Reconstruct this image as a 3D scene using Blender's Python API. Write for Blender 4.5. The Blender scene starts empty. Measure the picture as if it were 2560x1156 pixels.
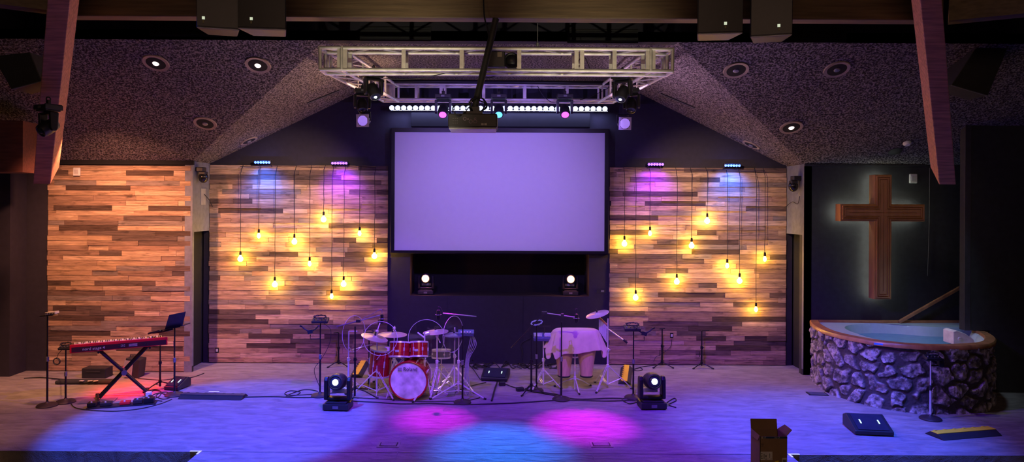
import bpy, bmesh, math, random
from mathutils import Vector, Matrix
random.seed(7)
PI = math.pi
SC = bpy.context.scene
COL = SC.collection

# ------------------------------------------------------------------ camera
# x right, y away from the camera, z up, stage floor z = 0, metres
FPX, HC, CX, CY, ROLL = 1750.0, 2.6, 1240.0, 515.0, 0.005
cam = bpy.data.objects.new('camera', bpy.data.cameras.new('camera'))
COL.objects.link(cam)
cam.location = (0, 0, HC)
cam.rotation_euler = (Matrix.Rotation(PI/2, 4, 'X') @ Matrix.Rotation(ROLL, 4, 'Z')).to_euler()
cam.data.sensor_width = 36
cam.data.lens = FPX/2560*36
cam.data.shift_x = (1280-CX)/2560
cam.data.shift_y = (CY-578)/2560
cam.data.clip_end = 60
SC.camera = cam
SC.view_settings.view_transform = 'Standard'
SC.view_settings.look = 'None'
SC.view_settings.gamma = 1
SC.view_settings.exposure = 0.45
SC.cycles.use_denoising = True
SC.cycles.max_bounces = 6
SC.cycles.sample_clamp_indirect = 4

def unroll(px, py):
    dx, dy = px-CX, py-CY
    return dx+ROLL*dy, dy-ROLL*dx
def ray(px, py):
    u, v = unroll(px, py)
    return Vector((u/FPX, 1, -v/FPX))
def W(px, py, d):                       # photo point at depth d
    r = ray(px, py)
    return Vector((r.x*d, d, HC+r.z*d))
def Fl(px, py, z=0.0):                  # photo point on the plane of height z
    r = ray(px, py)
    return r*((z-HC)/r.z)+Vector((0, 0, HC))
def onplane(px, py, p0, n):
    r = ray(px, py); o = Vector((0, 0, HC))
    return o+r*((p0-o).dot(n)/r.dot(n))

# ------------------------------------------------------------------ world and lights
wd = bpy.data.worlds.new('world'); SC.world = wd; wd.use_nodes = True
wd.node_tree.nodes['Background'].inputs[0].default_value = (0.25, 0.2, 0.4, 1)
wd.node_tree.nodes['Background'].inputs[1].default_value = 0.0

def look(o, t):
    o.rotation_euler = (Vector(t)-Vector(o.location)).to_track_quat('-Z', 'Y').to_euler()
def spot(name, loc, tgt, col, energy, ang, blend=0.5, rad=0.05):
    l = bpy.data.lights.new(name, 'SPOT'); l.energy = energy; l.color = col
    l.spot_size = math.radians(ang); l.spot_blend = blend; l.shadow_soft_size = rad
    o = bpy.data.objects.new(name, l); COL.objects.link(o); o.location = loc; look(o, tgt)
    return o
def area(name, loc, tgt, col, energy, sx, sy=None, spread=180):
    l = bpy.data.lights.new(name, 'AREA'); l.energy = energy; l.color = col
    l.shape = 'RECTANGLE'; l.size = sx; l.size_y = sy or sx; l.spread = math.radians(spread)
    o = bpy.data.objects.new(name, l); COL.objects.link(o); o.location = loc; look(o, tgt)
    o.visible_camera = False if False else True
    return o

BACK, SIDE, HEAD, EDGE = 11.5, 10.84, 8.33, 7.35
# house lights out of view; added fill spots are marked
spot('added_wash_violet_a', (-1.1, 7.45, 3.9), (-2.3, 9.2, 0.0), (0.16, 0.006, 1.0), 900, 90, 1.0, 0.02)  # both violet washes are added to colour the floor, no fixture hangs here
spot('added_wash_violet_b', (1.3, 7.45, 3.9), (2.7, 9.0, 0.0), (0.16, 0.006, 1.0), 900, 90, 1.0, 0.02)
spot('house_spot_blue_left', (-3.4, 6.6, 5.6), (-3.25, 8.25, 0.0), (0.04, 0.11, 1.0), 3000, 38, 0.3, 0.05)
spot('house_spot_blue_right', (3.4, 6.6, 5.6), (3.8, 8.1, 0.0), (0.04, 0.11, 1.0), 2800, 40, 0.8, 0.05)
spot('house_spot_amber', (-7.2, 5.5, 5.2), (-6.6, 8.5, 0.0), (1.0, 0.42, 0.14), 480, 40, 0.7, 0.08)
spot('added_fill_congas', (0.6, 3.2, 5.6), (1.1, 9.6, 0.6), (1.0, 0.60, 0.66), 480, 17, 1.0, 0.05)  # added fill to brighten the congas and their cloth
spot('added_fill_drums', (-0.6, 3.2, 5.6), (-1.1, 9.5, 0.45), (1.0, 0.62, 0.95), 420, 17, 1.0, 0.05)  # added fill to brighten the drum heads
spot('added_fill_truss_a', (-1.0, 4.0, 1.7), (-1.0, 7.6, 4.2), (1.0, 0.88, 0.60), 300, 28, 1.0, 0.05)  # added pair of low fills to brighten the front truss
spot('added_fill_truss_b', (1.0, 4.0, 1.7), (1.0, 7.6, 4.2), (1.0, 0.88, 0.60), 300, 28, 1.0, 0.05)
spot('side_spot_warm', (-5.2, 8.7, 3.6), (-5.8, 10.84, 1.5), (1.0, 0.40, 0.22), 560, 95, 0.9, 0.06)
spot('added_fill_tub', (6.0, 9.2, 3.9), (6.0, 9.9, 0.7), (0.62, 0.85, 1.0), 70, 50, 1.0, 0.1)  # added cool fill over the tub, no lamp hangs there
spot('added_fill_cross', (5.0, 7.9, 4.1), (5.9, 10.6, 2.2), (1.0, 0.78, 0.55), 22, 60, 1.0, 0.05)  # added warm fill for the face of the cross
area('house_wash', (0, -2.0, 5.4), (0, 8, 1.5), (1.0, 0.6, 0.4), 55, 5, 1.5)
# moving heads of the rear truss on to the floor
spot('beam_magenta_left', W(1108, 236, 10.58)+Vector((0, -.17, -.37)), Fl(1085, 1048), (0.85, 0.0, 1.0), 1300, 16, 1.0, 0.02)
spot('beam_blue', W(1247, 236, 10.58)+Vector((0, -.17, -.37)), Fl(1250, 1120), (0.0, 0.17, 1.0), 3100, 22, 1.0, 0.02)
spot('beam_magenta_right', W(1412, 236, 10.58)+Vector((0, -.17, -.37)), Fl(1460, 1062), (0.85, 0.0, 1.0), 1950, 19, 1.0, 0.02)
# floor heads, truss fixtures and red keyboard glow; added fills are marked
spot('floor_head_left_beam', W(840, 964, 8.60), (-2.0, 8.3, 4.2), (1.0, 0.66, 0.70), 75, 60, 1.0, 0.015)
spot('floor_head_right_beam', W(1634, 964, 8.60), (2.1, 8.3, 4.2), (0.92, 0.60, 0.95), 75, 60, 1.0, 0.015)
spot('truss_spot_violet_left', W(948, 245, 7.8), (0.6, 11.4, 2.5), (0.35, 0.22, 1.0), 175, 88, 1.0, 0.02)
spot('truss_spot_violet_right', W(1545, 250, 7.8), (-0.6, 11.4, 2.5), (0.35, 0.22, 1.0), 175, 88, 1.0, 0.02)
spot('truss_spot_pink_left', (-2.2, 8.6, 3.75), (-3.4, 11.4, 2.45), (1.0, 0.62, 0.42), 350, 58, 1.0, 0.03)
spot('truss_spot_pink_right', (2.25, 8.6, 3.75), (3.4, 11.4, 2.45), (1.0, 0.62, 0.42), 350, 58, 1.0, 0.03)
spot('added_uplight_left', (-1.2, 9.6, 3.7), (-3.0, 9.4, 4.6), (1.0, 0.60, 0.38), 60, 130, 1.0, 0.02)  # added pair of uplights to lift the ceiling, not truss lamps
spot('added_uplight_right', (1.4, 9.6, 3.7), (3.0, 9.4, 4.6), (0.80, 0.48, 0.8), 55, 130, 1.0, 0.02)
spot('added_fill_tub_stone', (2.1, 7.9, 3.9), (5.0, 9.2, 0.5), (0.85, 0.66, 0.9), 110, 42, 1.0, 0.03)  # added fill to brighten the stones of the tub
spot('key_red', Fl(290, 985)+Vector((0.05, 0.12, 0.62)), Fl(330, 975), (1.0, 0.02, 0.05), 75, 120, 1.0, 0.02)

# ------------------------------------------------------------------ materials
MATS = {}
def mat(name, col, rough=0.6, metal=0.0, var=0.15, nscale=12.0, bump=0.0, bscale=60.0, spec=None,
        emit=None, estr=0.0, stretch=None):
    if name in MATS: return MATS[name]
    m = bpy.data.materials.new(name); m.use_nodes = True; nt = m.node_tree; N = nt.nodes; L = nt.links
    b = N['Principled BSDF']
    b.inputs['Roughness'].default_value = rough; b.inputs['Metallic'].default_value = metal
    if spec is not None: b.inputs['Specular IOR Level'].default_value = spec
    tc = N.new('ShaderNodeTexCoord'); mp = N.new('ShaderNodeMapping'); L.new(tc.outputs['Object'], mp.inputs[0])
    if stretch: mp.inputs['Scale'].default_value = stretch
    n = N.new('ShaderNodeTexNoise'); n.inputs['Scale'].default_value = nscale; n.inputs['Detail'].default_value = 4
    L.new(mp.outputs[0], n.inputs['Vector'])
    r = N.new('ShaderNodeValToRGB'); e = r.color_ramp.elements
    e[0].position = 0.3; e[1].position = 0.7
    e[0].color = tuple(c*(1-var) for c in col)+(1,); e[1].color = tuple(min(1, c*(1+var)) for c in col)+(1,)
    L.new(n.outputs['Fac'], r.inputs[0]); L.new(r.outputs[0], b.inputs['Base Color'])
    if bump:
        n2 = N.new('ShaderNodeTexNoise'); n2.inputs['Scale'].default_value = bscale; n2.inputs['Detail'].default_value = 3
        L.new(mp.outputs[0], n2.inputs['Vector'])
        bp = N.new('ShaderNodeBump'); bp.inputs['Strength'].default_value = bump; bp.inputs['Distance'].default_value = 0.02
        L.new(n2.outputs['Fac'], bp.inputs['Height']); L.new(bp.outputs[0], b.inputs['Normal'])
    if emit:
        b.inputs['Emission Color'].default_value = tuple(emit)+(1,); b.inputs['Emission Strength'].default_value = estr
    MATS[name] = m
    return m

M_black = mat('black_paint', (0.020, 0.017, 0.030), 0.75, bump=0.1, bscale=150)
M_black2 = mat('dark_wall_paint', (0.030, 0.031, 0.038), 0.8, bump=0.1, bscale=150)
M_greywall = mat('grey_paint', (0.17, 0.18, 0.22), 0.8, bump=0.1)
M_deepblack = mat('matt_black', (0.006, 0.006, 0.008), 0.9)
M_metalblack = mat('black_metal', (0.012, 0.012, 0.015), 0.38, 0.3)
M_plastic = mat('black_plastic', (0.018, 0.018, 0.022), 0.45)
M_rubber = mat('rubber', (0.02, 0.02, 0.02), 0.85)
M_castiron = mat('cast_iron', (0.05, 0.035, 0.04), 0.5, 0.4, bump=0.15)
M_alu = mat('aluminium', (0.75, 0.72, 0.66), 0.5, 0.6, bump=0.03)
M_chrome = mat('chrome', (0.88, 0.86, 0.92), 0.30, 0.55, var=0.05)
M_brass = mat('cymbal_bronze', (0.72, 0.55, 0.62), 0.35, 0.55, var=0.1)
M_reddrum = mat('cherry_lacquer', (0.36, 0.012, 0.02), 0.15, 0.1, var=0.3, nscale=6, stretch=(1, 1, 8))
M_drumhead = mat('fleece_drumhead', (0.62, 0.60, 0.68), 0.7, var=0.35, nscale=9)
M_mesh = mat('mesh_drumhead', (0.75, 0.75, 0.82), 0.6)
M_redkey = mat('red_keyboard_lacquer', (0.80, 0.012, 0.02), 0.35, var=.03)
M_white = mat('white_plastic', (0.72, 0.72, 0.70), 0.5)
M_ivory = mat('white_keys', (0.75, 0.72, 0.72), 0.3)
M_screen = mat('projection_screen', (0.86, 0.86, 0.88), 0.9, var=0.01)
M_skin = mat('conga_fibreglass', (0.62, 0.38, 0.26), 0.35, var=0.12, nscale=5, stretch=(8, 8, 1))
M_yellow = mat('yellow_plastic', (0.88, 0.62, 0.03), 0.5, var=.05)
M_cable = mat('cable_rubber', (0.016, 0.014, 0.02), 0.6)
M_card = mat('cardboard', (0.27, 0.16, 0.085), 0.85, var=0.08)
M_paper = mat('label_paper', (0.62, 0.58, 0.52), 0.8)
M_ink = mat('dark_ink', (0.03, 0.03, 0.04), 0.8)
M_navy = mat('navy_tape', (0.02, 0.05, 0.16), 0.5)
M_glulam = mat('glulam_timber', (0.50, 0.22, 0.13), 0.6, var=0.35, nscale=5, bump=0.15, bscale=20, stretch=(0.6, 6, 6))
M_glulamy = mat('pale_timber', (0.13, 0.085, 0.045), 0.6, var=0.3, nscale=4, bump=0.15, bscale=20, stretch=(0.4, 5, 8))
M_oak = mat('varnished_oak', (0.40, 0.19, 0.08), 0.35, var=0.3, nscale=8, stretch=(1, 1, 0.3))
M_crosswood = mat('cross_wood', (0.50, 0.24, 0.10), 0.42, var=0.2, nscale=9, stretch=(1, 1, 0.3))
M_tub = mat('tub_fibreglass', (0.50, 0.68, 0.74), 0.3, var=0.05)
M_riser = mat('olive_carpet', (0.055, 0.044, 0.004), 0.95, var=0.3, bump=0.4, bscale=200)
M_tape = mat('white_tape', (0.85, 0.85, 0.88), 0.5, emit=(0.8, 0.9, 1), estr=0.25)
M_grey = mat('grey_metal', (0.22, 0.22, 0.24), 0.45, 0.5)
M_vent = mat('vent_black', (0.004, 0.004, 0.006), 0.8)
M_ring = mat('downlight_trim', (0.34, 0.27, 0.20), 0.5)
def glow(name, col, s): return mat(name, (0.5, 0.5, 0.5), 0.4, var=0, emit=col, estr=s)
M_bulb = glow('bulb_glow', (1.0, 0.55, 0.04), 110)
M_blue = glow('led_blue', (0.005, 0.11, 1.0), 3.2)
M_purple = glow('led_purple', (0.16, 0.04, 1.0), 2.8)
M_strip = glow('led_strip_white', (0.55, 0.66, 1.0), 2.2)
M_magenta = glow('lens_magenta', (0.9, 0.04, 1.0), 2.5)
M_cyan = glow('lens_cyan', (0.02, 0.45, 1.0), 2.5)
M_lensw = glow('lens_white', (0.72, 0.92, 1.0), 12)
M_lenso = glow('lens_orange', (1.0, 0.42, 0.14), 7)
M_violet = glow('filter_violet', (0.30, 0.16, 0.75), 0.75)
M_mark = glow('badge_glow', (0.75, 0.85, 0.6), 0.55)  # pale logo badges given some glow of their own
M_crossled = glow('cross_led', (0.85, 1.0, 0.85), 9)
M_lampw = glow('downlight_lamp', (1.0, 0.8, 0.75), 1.2)

# glass for the shields
g = bpy.data.materials.new('clear_acrylic'); g.use_nodes = True; nt = g.node_tree
for n in list(nt.nodes): nt.nodes.remove(n)
o_ = nt.nodes.new('ShaderNodeOutputMaterial'); t_ = nt.nodes.new('ShaderNodeBsdfTransparent'); gl = nt.nodes.new('ShaderNodeBsdfGlossy')
gl.inputs['Roughness'].default_value = 0.08; mx = nt.nodes.new('ShaderNodeMixShader'); mx.inputs[0].default_value = 0.06
nt.links.new(t_.outputs[0], mx.inputs[1]); nt.links.new(gl.outputs[0], mx.inputs[2]); nt.links.new(mx.outputs[0], o_.inputs[0])
t_.inputs[0].default_value = (0.93, 0.93, 0.95, 1)
M_acrylic = g
M_acredge = mat('acrylic_edge', (0.6, 0.6, 0.7), 0.3)

def M_water():
    m = mat('pool_water', (0.08, 0.30, 0.48), 0.10, var=0.1, bump=0.06, bscale=5)
    return m
def wood_mat():
    m = bpy.data.materials.new('pallet_planks'); m.use_nodes = True; nt = m.node_tree; N = nt.nodes; L = nt.links
    b = N['Principled BSDF']; b.inputs['Roughness'].default_value = 0.75; b.inputs['Specular IOR Level'].default_value = 0.25
    geo = N.new('ShaderNodeNewGeometry'); tc = N.new('ShaderNodeTexCoord')
    r = N.new('ShaderNodeValToRGB'); cr = r.color_ramp; cr.interpolation = 'CONSTANT'
    cols = [(0.0, (0.085, 0.055, 0.042)), (0.10, (0.38, 0.25, 0.16)), (0.20, (0.27, 0.175, 0.12)), (0.30, (0.48, 0.33, 0.21)),
            (0.40, (0.15, 0.10, 0.078)), (0.50, (0.42, 0.28, 0.17)), (0.58, (0.34, 0.21, 0.14)), (0.66, (0.22, 0.175, 0.15)),
            (0.74, (0.45, 0.31, 0.20)), (0.82, (0.12, 0.085, 0.07)), (0.88, (0.38, 0.245, 0.15)), (0.95, (0.54, 0.38, 0.25))]
    e = cr.elements; e[0].position, e[0].color = cols[0][0], cols[0][1]+(1,)
    e[1].position, e[1].color = cols[1][0], cols[1][1]+(1,)
    for p, c in cols[2:]:
        x = e.new(p); x.color = c+(1,)
    L.new(geo.outputs['Random Per Island'], r.inputs[0])
    mul = N.new('ShaderNodeMath'); mul.operation = 'MULTIPLY'; mul.inputs[1].default_value = 97
    L.new(geo.outputs['Random Per Island'], mul.inputs[0])
    comb = N.new('ShaderNodeCombineXYZ'); L.new(mul.outputs[0], comb.inputs[1]); L.new(mul.outputs[0], comb.inputs[0])
    add = N.new('ShaderNodeVectorMath'); L.new(tc.outputs['Object'], add.inputs[0]); L.new(comb.outputs[0], add.inputs[1])
    mp = N.new('ShaderNodeMapping'); mp.inputs['Scale'].default_value = (1.6, 8, 26); L.new(add.outputs[0], mp.inputs[0])
    n = N.new('ShaderNodeTexNoise'); n.inputs['Scale'].default_value = 2.2; n.inputs['Detail'].default_value = 7; n.inputs['Roughness'].default_value = 0.65
    L.new(mp.outputs[0], n.inputs['Vector'])
    r2 = N.new('ShaderNodeMapRange'); r2.inputs[1].default_value = 0.3; r2.inputs[2].default_value = 0.7; r2.inputs[3].default_value = 0.45; r2.inputs[4].default_value = 1.45
    L.new(n.outputs['Fac'], r2.inputs[0])
    mp2 = N.new('ShaderNodeMapping'); mp2.inputs['Scale'].default_value = (5, 5, 14); L.new(add.outputs[0], mp2.inputs[0])
    n2 = N.new('ShaderNodeTexNoise'); n2.inputs['Scale'].default_value = 1.0; n2.inputs['Detail'].default_value = 3; L.new(mp2.outputs[0], n2.inputs['Vector'])
    r3 = N.new('ShaderNodeMapRange'); r3.inputs[1].default_value = 0.22; r3.inputs[2].default_value = 0.42; r3.inputs[3].default_value = 0.35; r3.inputs[4].default_value = 1.0
    L.new(n2.outputs['Fac'], r3.inputs[0])
    m1 = N.new('ShaderNodeMath'); m1.operation = 'MULTIPLY'; L.new(r2.outputs[0], m1.inputs[0]); L.new(r3.outputs[0], m1.inputs[1])
    vm = N.new('ShaderNodeVectorMath'); vm.operation = 'SCALE'; L.new(r.outputs[0], vm.inputs[0]); L.new(m1.outputs[0], vm.inputs['Scale'])
    L.new(vm.outputs[0], b.inputs['Base Color'])
    bp = N.new('ShaderNodeBump'); bp.inputs['Strength'].default_value = 0.3; bp.inputs['Distance'].default_value = 0.01
    L.new(n.outputs['Fac'], bp.inputs['Height']); L.new(bp.outputs[0], b.inputs['Normal'])
    return m
M_wood = wood_mat()
def carpet_mat():
    m = bpy.data.materials.new('stage_carpet'); m.use_nodes = True; nt = m.node_tree; N = nt.nodes; L = nt.links
    b = N['Principled BSDF']; b.inputs['Roughness'].default_value = 0.95; b.inputs['Specular IOR Level'].default_value = 0.1
    tc = N.new('ShaderNodeTexCoord'); mp = N.new('ShaderNodeMapping'); mp.inputs['Scale'].default_value = (1.2, 3.5, 1)
    mp.inputs['Rotation'].default_value = (0, 0, 0.25)
    L.new(tc.outputs['Object'], mp.inputs[0])
    n = N.new('ShaderNodeTexNoise'); n.inputs['Scale'].default_value = 3.2; n.inputs['Detail'].default_value = 6; n.inputs['Distortion'].default_value = 0.6
    L.new(mp.outputs[0], n.inputs['Vector'])
    r = N.new('ShaderNodeValToRGB'); e = r.color_ramp.elements; e[0].position = .3; e[1].position = .7
    e[0].color = (0.21, 0.19, 0.20, 1); e[1].color = (0.33, 0.30, 0.305, 1)
    L.new(n.outputs['Fac'], r.inputs[0]); L.new(r.outputs[0], b.inputs['Base Color'])
    n2 = N.new('ShaderNodeTexNoise'); n2.inputs['Scale'].default_value = 140; L.new(tc.outputs['Object'], n2.inputs['Vector'])
    ad = N.new('ShaderNodeMath'); ad.operation = 'MULTIPLY_ADD'; ad.inputs[1].default_value = 0.12
    L.new(n2.outputs['Fac'], ad.inputs[0]); L.new(n.outputs['Fac'], ad.inputs[2])
    bp = N.new('ShaderNodeBump'); bp.inputs['Strength'].default_value = 0.9; bp.inputs['Distance'].default_value = 0.06
    L.new(ad.outputs[0], bp.inputs['Height']); L.new(bp.outputs[0], b.inputs['Normal'])
    return m
M_carpet = carpet_mat()
def popcorn_mat():
    m = bpy.data.materials.new('popcorn_ceiling'); m.use_nodes = True; nt = m.node_tree; N = nt.nodes; L = nt.links
    b = N['Principled BSDF']; b.inputs['Roughness'].default_value = 0.95; b.inputs['Specular IOR Level'].default_value = 0.05
    tc = N.new('ShaderNodeTexCoord')
    n = N.new('ShaderNodeTexNoise'); n.inputs['Scale'].default_value = 42; n.inputs['Detail'].default_value = 3; n.inputs['Roughness'].default_value = 0.6
    L.new(tc.outputs['Object'], n.inputs['Vector'])
    r = N.new('ShaderNodeValToRGB'); e = r.color_ramp.elements; e[0].position = .44; e[1].position = .6
    e[0].color = (0.045, 0.038, 0.042, 1); e[1].color = (0.30, 0.265, 0.26, 1)
    L.new(n.outputs['Fac'], r.inputs[0]); L.new(r.outputs[0], b.inputs['Base Color'])
    bp = N.new('ShaderNodeBump'); bp.inputs['Strength'].default_value = 1.0; bp.inputs['Distance'].default_value = 0.03
    L.new(n.outputs['Fac'], bp.inputs['Height']); L.new(bp.outputs[0], b.inputs['Normal'])
    return m
M_pop = popcorn_mat()

# ------------------------------------------------------------------ mesh helpers
def frame(d):
    d = Vector(d).normalized()
    a = Vector((0, 0, 1)) if abs(d.z) < 0.95 else Vector((1, 0, 0))
    u = d.cross(a).normalized(); v = d.cross(u).normalized()
    return u, v
class MB:
    def __init__(s): s.v = []; s.f = []
    def add(s, vs, fs):
        k = len(s.v); s.v += [Vector(p) for p in vs]; s.f += [tuple(i+k for i in f) for f in fs]; return s
    def box(s, c, size, R=None):
        c = Vector(c); h = [x/2 for x in size]
        vs = []
        for i in (-1, 1):
            for j in (-1, 1):
                for k in (-1, 1):
                    p = Vector((i*h[0], j*h[1], k*h[2]))
                    vs.append(c+(R @ p if R else p))
        return s.add(vs, [(0, 1, 3, 2), (4, 6, 7, 5), (0, 4, 5, 1), (2, 3, 7, 6), (0, 2, 6, 4), (1, 5, 7, 3)])
    def span(s, a, b):
        a = Vector(a); b = Vector(b)
        return s.box((a+b)/2, [abs(x) for x in (b-a)])
    def tube(s, path, r, n=8, cap=True):
        path = [Vector(p) for p in path]; m = len(path)
        rs = r if isinstance(r, (list, tuple)) else [r]*m
        vs = []; u = None
        for i, p in enumerate(path):
            d = (path[min(i+1, m-1)]-path[max(i-1, 0)])
            if d.length < 1e-9: d = Vector((0, 0, 1))
            d.normalize()
            if u is None: u, v = frame(d)
            else:
                u = (u-d*u.dot(d))
                u = u.normalized() if u.length > 1e-6 else frame(d)[0]
            v = d.cross(u)
            for k in range(n):
                a = 2*PI*k/n; vs.append(p+(u*math.cos(a)+v*math.sin(a))*rs[i])
        fs = [(i*n+k, i*n+(k+1) % n, (i+1)*n+(k+1) % n, (i+1)*n+k) for i in range(m-1) for k in range(n)]
        if cap: fs += [tuple(range(n))[::-1], tuple((m-1)*n+k for k in range(n))]
        return s.add(vs, fs)
    def lathe(s, prof, o=(0, 0, 0), ax=(0, 0, 1), n=32):     # prof: list of (radius, height along ax)
        o = Vector(o); ax = Vector(ax).normalized(); u, v = frame(ax); vs = []
        for r, h in prof:
            for k in range(n):
                a = 2*PI*k/n; vs.append(o+ax*h+(u*math.cos(a)+v*math.sin(a))*max(r, 1e-4))
        m = len(prof)
        fs = [(i*n+k, i*n+(k+1) % n, (i+1)*n+(k+1) % n, (i+1)*n+k) for i in range(m-1) for k in range(n)]
        fs += [tuple(range(n))[::-1], tuple((m-1)*n+k for k in range(n))]
        return s.add(vs, fs)
    def ring(s, c, ax, R, r, n=40, m=8):
        u, v = frame(ax)
        pts = [Vector(c)+(u*math.cos(2*PI*k/n)+v*math.sin(2*PI*k/n))*R for k in range(n+1)]
        return s.tube(pts, r, m, False)
    def prism(s, poly, d):                                    # poly: coplanar points, d: extrusion vector
        n = len(poly); poly = [Vector(p) for p in poly]; d = Vector(d)
        vs = poly+[p+d for p in poly]
        fs = [tuple(range(n)), tuple(range(2*n-1, n-1, -1))]+[(i, n+i, n+(i+1) % n, (i+1) % n) for i in range(n)]
        return s.add(vs, fs)
    def build(s, name, m, parent=None, bevel=0, smooth=False, world_off=None):
        off = Vector((0, 0, 0))
        if parent is not None:
            q = parent
            while q is not None: off += Vector(q.location); q = q.parent
            loc = Vector((0, 0, 0))
        else:
            lo = [min(p[i] for p in s.v) for i in range(3)]; hi = [max(p[i] for p in s.v) for i in range(3)]
            loc = Vector(((lo[0]+hi[0])/2, (lo[1]+hi[1])/2, lo[2])); off = loc
        me = bpy.data.meshes.new(name); me.from_pydata([tuple(p-off) for p in s.v], [], s.f); me.update()
        bm = bmesh.new(); bm.from_mesh(me); bmesh.ops.recalc_face_normals(bm, faces=bm.faces); bm.to_mesh(me); bm.free()
        o = bpy.data.objects.new(name, me); COL.objects.link(o); o.location = loc
        if parent is not None: o.parent = parent
        me.materials.append(m)
        if bevel:
            b = o.modifiers.new('bevel', 'BEVEL'); b.width = bevel; b.segments = 2; b.limit_method = 'ANGLE'
        if smooth:
            for p in me.polygons: p.use_smooth = True
            me.set_sharp_from_angle(angle=math.radians(40))
        return o

def tag(o, label, cat, group=None, kind=None):
    if label: o['label'] = label
    if cat: o['category'] = cat
    if group: o['group'] = group
    if kind: o['kind'] = kind
    return o
def thing(name, label, cat, loc=(0, 0, 0), group=None):
    o = bpy.data.objects.new(name, None); COL.objects.link(o); o.location = loc; o.empty_display_size = 0.1
    return tag(o, label, cat, group)
def struct(o): o['kind'] = 'structure'; return o
def rotz(a): return Matrix.Rotation(a, 3, 'Z')
def text(s, name, size, m, parent, loc, R, depth=0.001, font_scale=1.0):
    cu = bpy.data.curves.new('t', 'FONT'); cu.body = s; cu.size = size; cu.extrude = depth; cu.resolution_u = 3
    cu.align_x = 'LEFT'
    t = bpy.data.objects.new('t', cu)
    me = bpy.data.meshes.new_from_object(t); bpy.data.objects.remove(t)
    b = MB(); R = R.to_3x3()
    b.add([Vector(loc)+R @ Vector((v.co.x*font_scale, v.co.y, v.co.z)) for v in me.vertices], [tuple(p.vertices) for p in me.polygons])
    bpy.data.meshes.remove(me)
    return b.build(name, m, parent)
RX = Matrix.Rotation(PI/2, 3, 'X')       # text standing upright facing the camera

# ------------------------------------------------------------------ the room
XL, XR = -4.70, 4.77                     # corners of the recessed back wall
ZT, ZF = 3.27, 4.56                      # top of the walls, level of the flat ceiling and of the header
XFL, XFR = -2.05, 2.15
m = MB(); m.prism([(-9, EDGE, 0), (-3.1, EDGE, 0), (-3.1, 5.0, 0), (3.1, 5.0, 0), (3.1, EDGE, 0), (9, EDGE, 0), (9, 13.4, 0), (-9, 13.4, 0)], (0, 0, -0.12))
struct(m.build('floor', M_carpet))
m = MB(); m.span((-9, EDGE+0.01, -0.75), (9, EDGE+0.12, -0.12)); m.span((-3.09, 5.01, -0.75), (3.09, EDGE, -0.12))
struct(m.build('trim_1', M_riser))
struct(MB().span((-9, -6, -0.85), (9, 13.4, -0.75)).build('floor_house', M_riser))
# seam of the stage extension
m = MB()
m.span((-3.1, EDGE-0.006, 0.0), (3.1, EDGE+0.006, 0.004))
for x in (-1.02, 1.02): m.span((x-0.005, 5.0, 0), (x+0.005, EDGE, 0.004))
struct(m.build('trim_2', mat('seam', (0.22, 0.2, 0.22), 0.9)))
# back wall with the niche
def panel(px0, py0, px1, py1, d):        # x0,z0,x1,z1 of a photo rectangle at depth d
    a, b = W(px0, py1, d), W(px1, py0, d); return a.x, a.z, b.x, b.z
nx0, nz0, nx1, nz1 = panel(1025, 637, 1473, 740, BACK)
outl = [(XL-0.1, 0), (nx0, 0), (nx0, nz0), (nx1, nz0), (nx1, 0), (XR+0.1, 0), (XR+0.1, ZT), (XFR, ZF), (XFL, ZF), (XL-0.1, ZT)]
m = MB()
for poly in ([(XL-0.1, 0), (nx0, 0), (nx0, 4.0), (XFL, ZF), (XL-0.1, ZT)], [(nx1, 0), (XR+0.1, 0), (XR+0.1, ZT), (XFR, ZF), (nx1, 4.0)],
             [(nx0, 0), (nx1, 0), (nx1, nz0), (nx0, nz0)], [(nx0, nz1), (nx1, nz1), (nx1, 4.0), (nx0, 4.0)],
             [(nx0, 4.0), (nx1, 4.0), (XFR, ZF), (XFL, ZF)]):
    m.prism([(x, BACK, z) for x, z in poly], (0, 0.15, 0))
struct(m.build('wall_back', M_black))
m = MB(); m.span((nx0-0.05, BACK+0.62, nz0-0.1), (nx1+0.05, BACK+0.7, nz1+0.1))
m.span((nx0-0.05, BACK+0.15, nz0-0.05), (nx1+0.05, BACK+0.65, nz0)); m.span((nx0-0.05, BACK+0.15, nz1), (nx1+0.05, BACK+0.65, nz1+0.05))
m.span((nx0-0.05, BACK+0.15, nz0), (nx0, BACK+0.65, nz1)); m.span((nx1, BACK+0.15, nz0), (nx1+0.05, BACK+0.65, nz1))
struct(m.build('wall_niche', M_deepblack))
# short side walls with doorways
for nm, x, sg in (('wall_left_return', XL, -1), ('wall_right_return', XR, 1)):
    m = MB(); y0, y1 = SIDE+0.06, BACK
    m.span((x, SIDE, 0), (x+sg*0.12, y0, ZT)); m.span((x, y0, 2.17), (x+sg*0.12, y1, ZT))
    struct(m.build(nm, M_greywall))
    struct(MB().span((x+sg*0.125, SIDE+0.05, 0), (x+sg*0.16, BACK+0.1, 2.3)).build('doorway_dark_1' if sg < 0 else 'doorway_dark_2', M_deepblack))  # black sheet behind the opening stands in for the dark beyond
    mm = MB().span((x-sg*0.004, SIDE+0.005, 0), (x+sg*0.0, SIDE+0.055, 0.09)); struct(mm.build('baseboard_left' if sg < 0 else 'baseboard_right', M_metalblack))
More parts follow.
